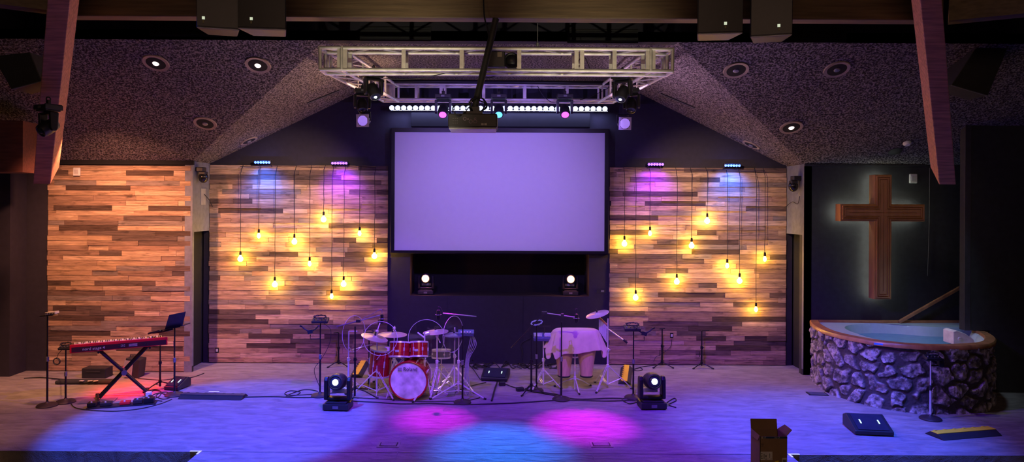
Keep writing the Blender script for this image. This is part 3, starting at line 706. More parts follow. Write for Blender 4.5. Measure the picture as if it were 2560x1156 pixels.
moving_head(W(934, 180, 8.0), 0.66, 'boxy black moving head hanging under the front truss, left side', M_lensw, hang=True, tilt=-0.9, yaw=0.6, core=.35)
moving_head(W(1556, 186, 8.0), 0.66, 'boxy black moving head hanging under the front truss, right side', M_lensw, hang=True, tilt=-0.9, yaw=-0.6, core=.35)
moving_head(W(906, 222, 8.75), 0.62, 'black moving head hanging on the left side truss, above the violet par can', mat('lens_glass', (0, 0, 0)), hang=True, tilt=-1.0, yaw=0.3)
moving_head(W(1579, 222, 8.75), 0.62, 'black moving head hanging on the right side truss, above the violet par can', mat('lens_glass', (0, 0, 0)), hang=True, tilt=-1.0, yaw=-0.3)
moving_head(W(121, 262, 7.6), 0.72, 'black moving head mounted on the left sloping timber post', mat('lens_glass', (0, 0, 0)), hang=True, tilt=-0.6, yaw=-0.5)
# loose cables on the truss
for a, b, dr, lab in ((W(950, 195, 7.85), W(1160, 168, 7.8), .06, 'thin cable drooping below the front truss, left of the pole'), (W(1190, 182, 7.85), W(1250, 184, 7.85), .05, 'short cable loop below the front truss at the pole'),
                      (W(1345, 215, 10.6), W(1400, 250, 10.6), .12, 'cable loop on the rear truss left of the right magenta head'), (W(1450, 250, 10.6), W(1530, 215, 10.6), .02, 'cable crossing the right end of the rear truss'),
                      (W(1440, 170, 7.75), W(1475, 172, 7.75), -.12, 'arched cable loop standing in the front truss right of its middle')):
    cable(sag(a, b, dr, 6, .008), 0.005, lab)

# coloured wash lamps on top of the planks
def wash(px, py, m_, col, tgtpx, label):
    c = W(px, py, 11.28); t = thing('wash_lamp', label, 'wall light', c)
    m = MB(); m.box(c+Vector((0, .045, .012)), (.27, .07, .05)); m.build('housing', M_plastic, t, bevel=.008)
    for k in range(6):
        m = MB(); m.lathe([(.021, 0), (.016, .012), (.005, .016)], c+Vector((-.11+k*.044, .01, -.002)), (0, -1, -.35), 12); m.build('led', m_, t, smooth=True)
    m = MB(); m.tube([c+Vector((-.10, .07, .0)), c+Vector((-.10, .2, -.06))], .008); m.tube([c+Vector((.10, .07, .0)), c+Vector((.10, .2, -.06))], .008); m.build('bracket', M_metalblack, t)
    spot('wash_light', c+Vector((0, -.12, -.02)), Vector((c.x, 11.50, c.z-.6)), col, 70, 110, 1.0, .06)
    l = bpy.data.lights.new('wash_glow', 'POINT'); l.energy = 1.5; l.color = col; l.shadow_soft_size = .004
    o = bpy.data.objects.new('wash_glow', l); COL.objects.link(o); o.location = c+Vector((0, -.08, 0))
wash(655, 406, M_blue, (.01, .13, 1), 655, 'blue glowing wash lamp on top of the planks, above the left doorway side')
wash(848, 408, M_purple, (.20, .0, 1), 848, 'purple glowing wash lamp on top of the planks, left of the screen')
wash(1640, 411, M_purple, (.20, .0, 1), 1640, 'purple glowing wash lamp on top of the planks, right of the screen')
wash(1832, 414, M_blue, (.01, .13, 1), 1832, 'blue glowing wash lamp on top of the planks, near the right doorway')

# hanging bulbs
M_cord = mat('cord_black', (.01, .01, .012), .7)
def bulb(px, py, big, label, side):
    c = W(px, py, 11.36); r = .043 if big else .026
    t = thing('hanging_bulb', label, 'light bulb', c, None)
    topz = ZT-0.02; zs = c.z+r+.035
    m = MB(); n = 10; m.tube([Vector((c.x+(0 if i in (0, n) else random.uniform(-.004, .004)), 11.36+(.108 if i == n else .0), zs+.03+(topz-zs-.03)*i/n)) for i in range(n+1)], .0042, 6); m.build('cord', M_cord, t)
    m = MB(); m.lathe([(.006, .055), (.016, .05), (.019, .0), (.016, -.012)], (c.x, c.y, zs-.005), (0, 0, 1), 16); m.build('socket', M_metalblack, t, smooth=True)
    if big: prof = [(.014, r+.028), (.016, r+.012)]+[(r*math.sin(a), r*math.cos(a)) for a in [0.45+k*(PI-0.46)/10 for k in range(11)]]
    else: prof = [(.012, .055), (.016, .035), (.026, .005), (.027, -.01), (.020, -.03), (.006, -.042)]
    m = MB(); m.lathe(prof, c, (0, 0, 1), 14); ob = m.build('bulb', M_bulb, t, smooth=True); ob.visible_shadow = True
LB = [(601, 648, 1, 'large glowing round bulb nearest the left doorway'), (647, 590, 0, 'small glowing bulb hanging under the left blue wash lamp'),
      (736, 605, 1, 'large round bulb left of screen, level between the upper and lower bulbs'), (687, 712, 1, 'lowest large round bulb on the left half of the left bulb group'),
      (774, 660, 0, 'small bulb in the middle of the left bulb group'), (809, 549, 1, 'highest round bulb of the group left of the screen'),
      (829, 741, 0, 'lowest small bulb left of the screen, beside a large one'), (859, 711, 1, 'large low round bulb below the left purple wash lamp'),
      (899, 584, 0, 'small bulb high up, second from the screen\'s left edge'), (936, 641, 1, 'large round bulb closest to the screen\'s left edge')]
RB = [(1561, 610, 1, 'large round bulb closest to the screen\'s right edge'), (1625, 584, 0, 'small bulb hanging under the right purple wash lamp'),
      (1589, 745, 1, 'lowest large round bulb of the group right of the screen'), (1692, 705, 1, 'large low round bulb left of middle in the right bulb group'),
      (1729, 615, 1, 'large round bulb just below and left of the highest one, right group'), (1768, 553, 1, 'highest round bulb of the group right of the screen'),
      (1818, 665, 0, 'small bulb above a large one, under the right blue wash lamp'), (1849, 703, 1, 'large low round bulb under the right blue wash lamp'),
      (1912, 648, 0, 'small bulb closest to the right doorway'), (1890, 774, 0, 'lowest small bulb of the group right of the screen')]
for q in LB: bulb(*q, -1)
for q in RB: bulb(*q, 1)
# cables linking the cords at the top of the planks
cable([W(600, 417, 11.38), W(700, 414, 11.38), W(800, 416, 11.38), W(870, 417, 11.38), W(905, 414, 11.38), W(945, 417, 11.38)], .005, 'black cable on the plank top edge feeding the left bulbs')
cable([W(1545, 424, 11.38), W(1600, 421, 11.38), W(1700, 424, 11.38), W(1800, 424, 11.38), W(1912, 427, 11.38)], .005, 'black cable on the plank top edge feeding the right bulbs')

# small devices on the walls
def wall_box(px, py, d, w, h, label, nm, cat, m_, dep=.04):
    c = W(px, py, d); t = thing(nm, label, cat, c)
    MB().box(c-Vector((0, dep/2, 0)), (w, dep, h)).build('case', m_, t, bevel=.012)
    MB().box(c-Vector((0, dep+.002, 0)), (w*.6, .004, h*.5)).build('grille', mat('device_grille', (.5, .5, .48), .6), t)
wall_box(194, 430, SIDE-.005, .105, .13, 'small white box mounted high on the far left plank wall', 'wireless_receiver', 'wall device', M_white)
wall_box(2281, 447, SIDE-.002, .115, .145, 'small white box on the dark wall right of the cross', 'wireless_receiver', 'wall device', M_white)
for px, lab, y in ((543, 'black socket plate low on the planks beside the left doorway', 876), (1679, 'black socket plate on the planks behind the right tripod stands', 839)):
    wall_box(px, y, BACK-.03, .055, .085, lab, 'wall_socket', 'wall socket', M_deepblack, .012)
def ptz(px, py, sg, x, label):
    c = W(px, py, 11.0); t = thing('dome_camera', label, 'camera', c)
    c.x = x-sg*.10
    m = MB(); m.box(c+Vector((sg*.04, 0, .10)), (.12, .14, .07)); m.box(c+Vector((0, 0, .04)), (.10, .12, .05)); m.build('bracket', M_plastic, t, bevel=.01)
    m = MB(); m.lathe([(.055, .03), (.07, .01), (.075, -.03), (.065, -.07), (.04, -.10), (.01, -.112)], c, (0, 0, 1), 24); m.build('dome', mat('dome_gloss', (.01, .01, .012), .12), t, smooth=True)
ptz(500, 440, -1, XL, 'black dome camera on the grey wall above the left doorway')
ptz(1990, 462, 1, XR, 'black dome camera on the grey wall above the right doorway')
c = W(505, 492, 11.2); t = thing('junction_box', 'grey wall plate with a cable above the left doorway', 'wall plate', (XL, 11.2, c.z-.12))
m = MB(); m.span((XL, 11.12, c.z-.13), (XL+.012, 11.30, c.z+.13)); m.build('plate', mat('grey_plate', (.3, .3, .32), .6), t)
m = MB(); m.tube([(XL+.015, 11.24, c.z+.04), (XL+.05, 11.35, c.z-.05), (XL+.06, 11.46, c.z-.16)], .006); m.build('lead', M_cable, t)
c = W(1985, 510, 11.1); cable([(XR-.02, 10.95, c.z+.12), (XR-.03, 11.0, c.z), (XR-.03, 11.2, c.z+.03), (XR-.05, 11.44, c.z-.06)], .005, 'black cable looping down the grey wall below the right dome camera')

# ------------------------------------------------------------------ the cross
CB = 10.73; CF = 10.57
def cz(py): return W(2207, py, CF).z
vx0, vx1 = W(2186, 600, CF).x, W(2229, 600, CF).x; hx0, hx1 = W(2101, 532, CF).x, W(2312, 532, CF).x
zt, zbm, za1, za0 = cz(437), cz(749), cz(511), cz(554)
def cross_poly(i, y):
    return [(vx0+i, y, zbm+i), (vx1-i, y, zbm+i), (vx1-i, y, za0+i), (hx1-i, y, za0+i), (hx1-i, y, za1-i), (vx1-i, y, za1-i), (vx1-i, y, zt-i), (vx0+i, y, zt-i),
            (vx0+i, y, za1-i), (hx0+i, y, za1-i), (hx0+i, y, za0+i), (vx0+i, y, za0+i)]
t = thing('wall_cross', 'brown wooden cross with raised panel moulding, backlit on the dark wall', 'cross', ((vx0+vx1)/2, CF, zbm))
MB().prism(cross_poly(0, CF), (0, CB-CF, 0)).build('body', M_crosswood, t, bevel=.006)
m = MB()
for i0, i1, h in ((.026, .038, .022), (.056, .068, .020), (.080, .13, .012)):
    A, B = cross_poly(i0, CF), cross_poly(min(i1, .125), CF); n = len(A)
    for k in range(n):
        k2 = (k+1) % n; dn = Vector((0, -h, 0))
        a, b, c2, d2 = [Vector(q) for q in (A[k], A[k2], B[k2], B[k])]
        m.add([a, b, c2, d2, a+dn, b+dn, c2+dn, d2+dn], [(0, 1, 2, 3), (4, 5, 6, 7), (0, 1, 5, 4), (1, 2, 6, 5), (2, 3, 7, 6), (3, 0, 4, 7)])
m.build('moulding', M_crosswood, t)
P = [Vector(q) for q in cross_poly(.03, CB+.012)]; m = MB()
for k in range(len(P)): m.tube([P[k], P[(k+1) % len(P)]], .008, 6)
m.build('led_strip', M_crossled, t)

# handrail
a = W(2247, 806, 10.7); b = W(2440, 697, 10.7)
m = plank_between(a, b, .045, .05); t = thing('handrail', 'wooden handrail rising diagonally above the back of the tub', 'handrail', a)
m.build('rail', M_oak, t, bevel=.01)
m = MB(); 
for u in (.25, .75): p = a.lerp(b, u); m.tube([p, p+Vector((0, .12, -.03))], .009)
m.build('bracket', M_brass, t)
c = W(2319, 700, SIDE-.01); m = MB(); m.tube([W(2324, 420, SIDE-.01), W(2323, 560, SIDE-.01), W(2319, 690, SIDE-.01)], .003, 6); tag(m.build('pull_cord', M_grey), 'thin cord hanging down the dark wall right of the cross', 'cord')

# ------------------------------------------------------------------ stone tub (baptistry)
from mathutils import noise as mnoise
def catmull(P, k=10):
    P = [Vector(p) for p in P]; out = []; n = len(P)
    for i in range(n-1):
        p0, p1, p2, p3 = P[max(i-1, 0)], P[i], P[i+1], P[min(i+2, n-1)]
        for j in range(k):
            u = j/k; out.append(0.5*((2*p1)+(p2-p0)*u+(2*p0-5*p1+4*p2-p3)*u*u+(3*p1-p0-3*p2+p3)*u**3))
    return out+[P[-1]]
TUB = [(4.90, 10.81, 0), (4.74, 10.35, 0), (4.68, 9.75, 0), (4.86, 9.25, 0), (5.12, 8.96, 0), (5.46, 8.83, 0), (5.90, 8.85, 0), (6.32, 9.00, 0), (6.66, 9.38, 0), (6.86, 9.81, 0)]
path = catmull(TUB, 12)
acc = [0]
for i in range(1, len(path)): acc.append(acc[-1]+(path[i]-path[i-1]).length)
LT = acc[-1]
def at_u(u):
    u = min(max(u, 0), LT); i = 1
    while i < len(acc)-1 and acc[i] < u: i += 1
    f = (u-acc[i-1])/max(1e-6, acc[i]-acc[i-1]); p = path[i-1].lerp(path[i], f); d = (path[i]-path[i-1]).normalized()
    return p, Vector((-d.y, d.x, 0))*-1
HZ = 0.83
rs = random.Random(11); seeds = []
for _ in range(3000):
    q = (rs.uniform(-.1, LT+.1), rs.uniform(-.05, HZ+.05)); a = rs.uniform(-.9, .9); k = rs.uniform(1.1, 2.7)
    if all((q[0]-o[0])**2+(q[1]-o[1])**2 > 0.185**2 for o in seeds): seeds.append((q[0], q[1], a, k, rs.uniform(.5, 1.25), rs.uniform(-.02, .03)))
NU, NV = 420, 78; vs = []; tint = []
for i in range(NU+1):
    u = LT*i/NU; p, nrm = at_u(u)
    near = [s_ for s_ in seeds if abs(s_[0]-u) < .5]
    for j in range(NV+1):
        v = HZ*j/NV; w = Vector((u*7, v*7, 0)); du = mnoise.noise(w*1.6)*.032; dv = mnoise.noise(w*1.6+Vector((9, 3, 1)))*.032; ds = []
        for s_ in near:
            x = u+du-s_[0]; y = v+dv-s_[1]; ca, sa = math.cos(s_[2]), math.sin(s_[2])
            ds.append((math.hypot((x*ca+y*sa)/s_[3], (-x*sa+y*ca))*1.0, s_))
        ds.sort(key=lambda e: e[0]); e = ds[1][0]-ds[0][0]; s_ = ds[0][1]
        h = min(1, max(0, (e-.030)/.016)); h = h*h*(3-2*h)
        fac = mnoise.fractal(Vector((u*9, v*9, s_[4]*20)), 1.0, 2.0, 4)
        vs.append(Vector((p.x, p.y, v))+nrm*(h*(.024+.5*s_[5]+.024*fac)+.006*mnoise.noise(Vector((u*40, v*40, 2)))))
        tint.append(h*(0.35+.65*s_[4])*(0.75+.5*max(-1, min(1, fac*1.6))))
m = MB(); m.add(vs, [(i*(NV+1)+j, (i+1)*(NV+1)+j, (i+1)*(NV+1)+j+1, i*(NV+1)+j+1) for i in range(NU) for j in range(NV)])
# inner skin so that the stone wall has thickness
tubc = Vector((5.80, 9.95, 0))
t_tub = thing('stone_tub', 'tall rounded baptism tub faced with rough grey stones and an oak rim', 'tub', tubc)
st = m.build('stone_facing', mat('stone_tmp', (.3, .3, .3)), t_tub, smooth=True)
for p_ in st.data.polygons: p_.use_smooth = True
att = st.data.color_attributes.new('tint', 'FLOAT_COLOR', 'POINT')
for i, q in enumerate(tint): att.data[i].color = (q, q, q, 1)
ms = bpy.data.materials.new('rubble_stone'); ms.use_nodes = True; nt = ms.node_tree; N = nt.nodes; L_ = nt.links; b = N['Principled BSDF']; b.inputs['Roughness'].default_value = .8
at_ = N.new('ShaderNodeVertexColor'); at_.layer_name = 'tint'
n = N.new('ShaderNodeTexNoise'); n.inputs['Scale'].default_value = 13; n.inputs['Detail'].default_value = 9; n.inputs['Roughness'].default_value = .7; tc = N.new('ShaderNodeTexCoord'); L_.new(tc.outputs['Object'], n.inputs['Vector'])
mr = N.new('ShaderNodeMapRange'); mr.inputs[1].default_value = .42; mr.inputs[2].default_value = .60; mr.inputs[3].default_value = .12; mr.inputs[4].default_value = 1.5; L_.new(n.outputs['Fac'], mr.inputs[0])
mu = N.new('ShaderNodeMath'); mu.operation = 'MULTIPLY'; L_.new(at_.outputs[0], mu.inputs[0]); L_.new(mr.outputs[0], mu.inputs[1])
cr = N.new('ShaderNodeValToRGB'); e = cr.color_ramp.elements; e[0].color = (.060, .052, .050, 1); e[1].color = (.50, .47, .45, 1); e[1].position = 1.0; L_.new(mu.outputs[0], cr.inputs[0]); L_.new(cr.outputs[0], b.inputs['Base Color'])
bp = N.new('ShaderNodeBump'); bp.inputs['Strength'].default_value = .7; bp.inputs['Distance'].default_value = .02; L_.new(n.outputs['Fac'], bp.inputs['Height']); L_.new(bp.outputs[0], b.inputs['Normal'])
st.data.materials.clear(); st.data.materials.append(ms)
XP = xr-0.01
def outline(off):                                             # closed loop: curved front, pier, dark wall
    pts = []
    for i in range(0, 97):
        p, nrm = at_u(LT*i/96); pts.append(p+nrm*off)
    o2 = -off
    q = min(0, off)
    pts += [Vector((6.94+q, 10.04+q, 0)), Vector((7.5+q, 10.04+q, 0)), Vector((7.5+q, 10.83+q, 0)), Vector((4.90-q, 10.83+q, 0))]
    return pts
def resample(fn_pts, c, n=260):
    out = []
    for k in range(n):
        a = 2*PI*k/n; d = Vector((math.cos(a), math.sin(a), 0)); best = None
        for i in range(len(fn_pts)):
            p = fn_pts[i]; q = fn_pts[(i+1) % len(fn_pts)]; e = q-p; den = d.x*e.y-d.y*e.x
            if abs(den) < 1e-9: continue
            w = p-c; tt = (w.x*e.y-w.y*e.x)/den; uu = (w.x*d.y-w.y*d.x)/den
            if tt > 0 and -1e-6 <= uu <= 1+1e-6 and (best is None or tt > best): best = tt
        out.append(c+d*(best or 1.0))
    return out
cc = Vector((5.85, 9.95, 0))
R0 = resample(outline(0.045), cc); R1 = []
for p in R0:
    d = (p-cc); R1.append(cc+d*(1-0.135/d.length))
n = len(R0)
def ringmesh(levels, close=True):
    m = MB(); vs = [p+Vector((0, 0, z)) for P, z in levels for p in P]; k = len(levels); fs = []
    for a in range(k if close else k-1):
        b = (a+1) % k
        for i in range(n): fs.append((a*n+i, a*n+(i+1) % n, b*n+(i+1) % n, b*n+i))
    return m.add(vs, fs)
Rm = [a.lerp(b, .12) for a, b in zip(R0, R1)]; Rn = [a.lerp(b, .9) for a, b in zip(R0, R1)]
ringmesh([(R0, .815), (R0, .845), (Rm, .865), (Rn, .872), (R1, .855), (R1, .815)]).build('oak_rim', M_oak, t_tub, smooth=True)
EL = []
for k in range(n):
    a = 2*PI*k/n; x = 6.20+1.12*math.copysign(abs(math.cos(a))**.7, math.cos(a)); y = 9.86+.86*math.copysign(abs(math.sin(a))**.7, math.sin(a)); EL.append(Vector((x, y, 0)))
EI = []
for k, p in enumerate(EL):
    r1 = (R1[k]-cc).length; d = p-cc; lim = r1-.03; EI.append(cc+d*min(1, lim/d.length) if d.length > 0 else p)
EB = [cc+(p-cc)*.975 for p in EI]; EC = [cc+(p-cc)*.8 for p in EI]
ringmesh([(R1, .835), (EI, .828), (EB, .79), (EC, .15)], False).build('liner', M_tub, t_tub, smooth=True)
m = MB(); m.add([p+Vector((0, 0, .69)) for p in EB], [tuple(range(n))]); m.build('water', M_water(), t_tub)
m = MB(); m.prism([W(q[0], q[1], 9.22) for q in ((2384, 862), (2384, 830), (2392, 827), (2414, 835), (2434, 849), (2440, 862))], (0, .22, 0)); m.build('seat_step', M_white, t_tub, bevel=.008)
m = MB(); m.lathe([(.026, 0), (.022, .012), (.008, .014)], W(2399, 848, 9.22), (0, -1, 0), 18); m.build('water_jet', M_chrome, t_tub, smooth=True)
a = W(2196, 861, 8.78); tag(MB().box(a, (.10, .006, .02), Matrix.Rotation(-.5, 3, 'Z')).build('rim_label', mat('blue_label', (.05, .25, .7), .5)), 'small blue label stuck under the oak rim of the tub', 'label')

# ------------------------------------------------------------------ stands
def foot(m, p, r=.014):
    m.lathe([(r*.9, 0), (r, .012), (r*.8, .03)], p, (0, 0, 1), 10)
def round_stand(px, py, z, label, name='microphone_stand', cat='stand', r=.115, m_=None, group=None, upper=None):
    c = Fl(px, py); m_ = m_ or M_metalblack; t = thing(name, label, cat, c, group)
    m = MB(); m.lathe([(r, 0), (r*1.0, .012), (r*.86, .028), (r*.3, .036), (.02, .05), (.016, .06)], c, (0, 0, 1), 32); m.build('base', M_castiron, t, smooth=True)
    zm = z*.52
    m = MB(); m.tube([c+Vector((0, 0, .03)), c+Vector((0, 0, zm))], .0125, 10); m.tube([c+Vector((0, 0, zm)), c+Vector((0, 0, z))], .009, 10); m.build('pole', m_, t, smooth=True)
    m = MB(); m.lathe([(.012, -.03), (.019, -.025), (.019, .03), (.012, .035)], c+Vector((0, 0, zm)), (0, 0, 1), 12); m.build('clutch', upper or M_grey, t, smooth=True)
    return t, c
def tripod(px, py, z, spread, hub, rot, label, m_, name='tripod_stand', cat='stand', braced=False, low=None, z_mid=None, feet_z=0.0):
    c = Fl(px, py); t = thing(name, label, cat, c); zm = z_mid or z*.55
    lowz = .05 if low is None else low
    m = MB(); m.tube([c+Vector((0, 0, lowz)), c+Vector((0, 0, zm))], .0135, 10); m.tube([c+Vector((0, 0, zm)), c+Vector((0, 0, z))], .0095, 10); m.build('pole', m_, t, smooth=True)
    for q in (zm, hub):
        m = MB(); m.lathe([(.012, -.025), (.021, -.02), (.021, .022), (.012, .027)], c+Vector((0, 0, q)), (0, 0, 1), 12)
        if q == zm: m.tube([c+Vector((0, 0, zm)), c+Vector((.035, -.02, zm+.005))], .005, 6)
        m.build('clutch', m_, t, smooth=True)
    for k in range(3):
        a = rot+2*PI*k/3; d = Vector((math.cos(a), math.sin(a), 0)); f = c+d*spread+Vector((0, 0, .012))
        m = MB()
        if braced:
            s_ = Vector((-d.y, d.x, 0))*.011
            for sg in (-1, 1): m.tube([c+Vector((0, 0, hub))+s_*sg+d*.02, f+s_*sg*.6], .0055, 6)
            mid = (c+Vector((0, 0, hub))).lerp(f, .55)
            for sg in (-1, 1): m.tube([c+Vector((0, 0, lowz+.02))+s_*sg+d*.015, mid+s_*sg], .0045, 6)
        else: m.tube([c+Vector((0, 0, hub)), c+d*spread*.45+Vector((0, 0, hub*.68)), f], .0085, 8)
        lg = m.build('leg', m_, t, smooth=True)
        m = MB(); m.tube([f-d*.02+Vector((0, 0, .006)), f+d*.014-Vector((0, 0, .000))], .0125, 8); m.build('rubber_foot', M_rubber, lg, smooth=True)
    return t, c
def arm(t, pts, r, m_, nm='boom', smooth=True):
    m = MB(); m.tube([Vector(p) for p in pts], r, 8); return m.build(nm, m_, t, smooth=smooth)
def gadget(t, c, w, h, dep, nm='clamped_device', m_=None, rot=0.0, seed=1):
    """mixer-like unit with knobs and a coil of lead"""
    R = Matrix.Rotation(rot, 3, 'Z') @ Matrix.Rotation(.35, 3, 'X'); m = MB(); m.box(c, (w, dep, h), R); o = m.build(nm, m_ or M_plastic, t, bevel=.006)
    for k in range(4):
        m = MB(); m.lathe([(.009, 0), (.008, .014), (.003, .016)], c+R @ Vector((-w*.35+k*w*.23, -dep*.15, h/2)), R @ Vector((0, 0, 1)), 10); m.build('knob', M_grey, o, smooth=True)
    rr = random.Random(seed); m = MB(); P = []
    for i in range(24): a = i*.7; P.append(c+R @ Vector((math.cos(a)*w*.38+rr.uniform(-.012, .012), math.sin(a)*dep*.35, h*.6+.015+.03*abs(math.sin(i*1.3)))))
    m.tube(P, .0045, 6); m.build('coiled_lead', M_cable, t, smooth=True)
    return o
def phone_holder(t, pole, z, off, sg):
    """side arm with a four-claw holder"""
    a = Vector((pole.x, pole.y, z)); b = a+Vector((off, -.02, 0)); arm(t, [a, b, b+Vector((0, 0, .06))], .007, M_metalblack, 'side_arm')
    k = b+Vector((0, -.01, .10)); m = MB(); m.box(k, (.07, .03, .05), Matrix.Rotation(.3*sg, 3, 'Y'))
    for s2 in (-1, 1):
        m.tube([k, k+Vector((s2*.07, -.01, .035)), k+Vector((s2*.11, -.02, .075))], .010, 8); m.tube([k+Vector((s2*.11, -.02, .075)), k+Vector((s2*.125, -.04, .085))], .013, 8)
    m.build('claw_holder', M_plastic, t, smooth=True)
def mic(t, c, L=.11, r=.022, nm='microphone', ax=(0, 0, -1)):
    m = MB(); m.lathe([(r*.5, 0), (r, .01), (r, L*.45), (r*1.08, L*.5), (r*1.08, L*.9), (r*.8, L)], c, ax, 16); o = m.build(nm, M_metalblack, t, smooth=True)
    m = MB(); m.ring(Vector(c)+Vector(ax)*L*.5, ax, r*1.6, .004, 20, 6); m.build('shock_mount', M_grey, t, smooth=True); return o

# far left: two round based stands, tripod, laptop stand
t, c = round_stand(118, 1016, 1.155, 'black round-base pole stand at the far left, with a small silver mixer on top', r=.125)
p = c+Vector((.02, 0, 1.17)); m = MB(); m.box(p, (.17, .12, .012), Matrix.Rotation(-.12, 3, 'Y')); m.build('tray', M_metalblack, t)
m = MB(); m.box(p+Vector((.05, -.02, .03)), (.13, .09, .035), Matrix.Rotation(-.12, 3, 'Y')); q = m.build('device', mat('silver_case', (.6, .55, .5), .4), t, bevel=.005)
for k in range(4): m = MB(); m.lathe([(.011, 0), (.009, .015)], p+Vector((0.005+k*.032, -.068, .026)), (0, -1, 0), 10); m.build('knob', M_plastic, q, smooth=True)
t, c = round_stand(164, 1007, .715, 'black round-base stand under the left end of the red keyboard', r=.12)
gadget(t, c+Vector((.01, 0, .72)), .18, .03, .10, seed=3)
t, c = tripod(400, 972, .66, .26, .10, 0.1, 'short black tripod stand behind the right end of the red keyboard', M_metalblack, low=.03)
t, c = round_stand(436, 989, .915, 'black round-base stand holding the open laptop', r=.125, name='laptop_stand')
m = MB(); m.box(c+Vector((-.02, .03, .92)), (.26, .22, .010), Matrix.Rotation(-.2, 3, 'Y')); m.build('tray', M_metalblack, t)
arm(t, [c+Vector((-.02, 0, .90)), c+Vector((-.16, 0, .865)), c+Vector((-.30, 0, .845))], .012, M_metalblack, 'side_arm')
m = MB(); m.box(c+Vector((-.26, -.01, .865)), (.17, .09, .025), Matrix.Rotation(-.25, 3, 'Y')); m.build('controller', M_plastic, t, bevel=.005)
tl = thing('laptop', 'open laptop, dark lid toward the seats, on the stand right of the keyboard', 'laptop', c+Vector((-.02, .03, .93)))
L0 = [W(412, 824, c.y-.02), W(456, 816, c.y-.02), W(465, 779, c.y-.13), W(423, 788, c.y-.13)]
nrm = (L0[1]-L0[0]).cross(L0[3]-L0[0]).normalized()
MB().prism(L0, nrm*.008).build('lid', mat('laptop_shell', (.045, .045, .07), .4, .3), tl, bevel=.002)
m = MB(); e1 = (L0[1]-L0[0]); back = Vector((.02, .20, -.0)); m.prism([L0[0]+Vector((0, .01, -.004)), L0[1]+Vector((0, .01, -.004)), L0[1]+back, L0[0]+back], (0, 0, .014)); m.build('keyboard_base', mat('laptop_shell', (0, 0, 0)), tl)

# red stage keyboard
sl, sr = 196.0, 184.0
kl, kr = W(174, 884, 1750/sl), W(419, 864, 1750/sr); kl.z = kr.z = (kl.z+kr.z)/2
kd = (kr-kl).normalized(); kn = Vector((-kd.y, kd.x, 0)); KL = (kr-kl).length
def kp(u, v, z): return kl+kd*u+kn*v+Vector((0, 0, z))
t = thing('stage_keyboard', 'red stage keyboard on a black X stand, its lettered back toward the seats', 'keyboard', (kl+kr)/2)
m = MB(); m.prism([kp(0, 0, .0), kp(0, .30, 0), kp(0, .30, .055), kp(0, .17, .075), kp(0, 0.0, .11)], kd*KL); m.build('body', M_redkey, t, bevel=.006)
m = MB(); m.prism([kp(.02, -.004, .012), kp(KL-.02, -.004, .012), kp(KL-.02, -.004, .075), kp(.02, -.004, .075)], kn*.006); m.build('rear_panel', mat('key_rear', (.05, .006, .008), .5), t)
m = MB(); nk = 52; kw = (KL-.10)/nk
for i in range(nk): m.prism([kp(.05+i*kw+.0008, .165, .07), kp(.05+(i+1)*kw-.0008, .165, .07), kp(.05+(i+1)*kw-.0008, .30, .07), kp(.05+i*kw+.0008, .30, .07)], (0, 0, .017))
o = m.build('white_keys', M_ivory, t)
m = MB()
for i in range(nk):
    if i % 7 in (0, 1, 3, 4, 5): m.prism([kp(.05+(i+.7)*kw, .165, .085), kp(.05+(i+1.25)*kw, .165, .085), kp(.05+(i+1.25)*kw, .25, .085), kp(.05+(i+.7)*kw, .25, .085)], (0, 0, .012))
m.build('black_keys', M_plastic, t)
for k in range(22):
    m = MB(); m.lathe([(.008, 0), (.006, .014)], kp(.12+k*.046, .10, .093), (0, .2, 1), 10); m.build('knob', M_ivory, t)
ang = math.atan2(kd.y, kd.x); RK = Matrix.Rotation(ang, 3, 'Z') @ RX
text('nord stage 4', 'lettering', .050, M_white, t, kp(.14, -.007, .026), RK, .0008, 1.0)
m = MB()
for q in (.58, .60, .62): m.box(kp(q, -.006, .045), (.008, .004, .03), Matrix.Rotation(ang, 3, 'Z'))
for q in range(4): m.box(kp(.72, -.006, .03+q*.009), (.10, .003, .003), Matrix.Rotation(ang, 3, 'Z'))
m.build('printed_marks', M_white, t)
for k in range(5): m = MB(); m.lathe([(.010, 0), (.008, .004)], kp(.55+k*.035+(.2 if k > 2 else 0), -.004, .045), -kn, 10); m.build('socket', M_plastic, t)
# X stand
t = thing('keyboard_stand', 'black crossed X stand carrying the red keyboard', 'stand', kp(KL/2, .15, -kl.z))
zk = kl.z
for v in (.07, .19):
    o = arm(t, [kp(.34, v, -.02), kp(.90, v, -zk+.05)], .017, M_metalblack, 'crossed_leg')
    o = arm(t, [kp(.90, v+.03, -.02), kp(.34, v+.03, -zk+.05)], .017, M_metalblack, 'crossed_leg')
for u in (.32, .92):
    o = arm(t, [kp(u, -.08, -zk+.035), kp(u, .36, -zk+.035)], .016, M_metalblack, 'foot_bar')
    for v in (-.08, .36): m = MB(); m.lathe([(.024, 0), (.024, .05)], kp(u, v, -zk), (0, 0, 1), 12); m.build('rubber_foot', M_rubber, o, smooth=True)
    arm(t, [kp(u, -.0, -.018), kp(u, .28, -.018)], .014, M_metalblack, 'support_arm')
m = MB(); m.lathe([(.035, 0), (.035, .24)], kp(.62, .04, -zk/2+.015), kn, 16); m.build('pivot', M_grey, t, smooth=True)
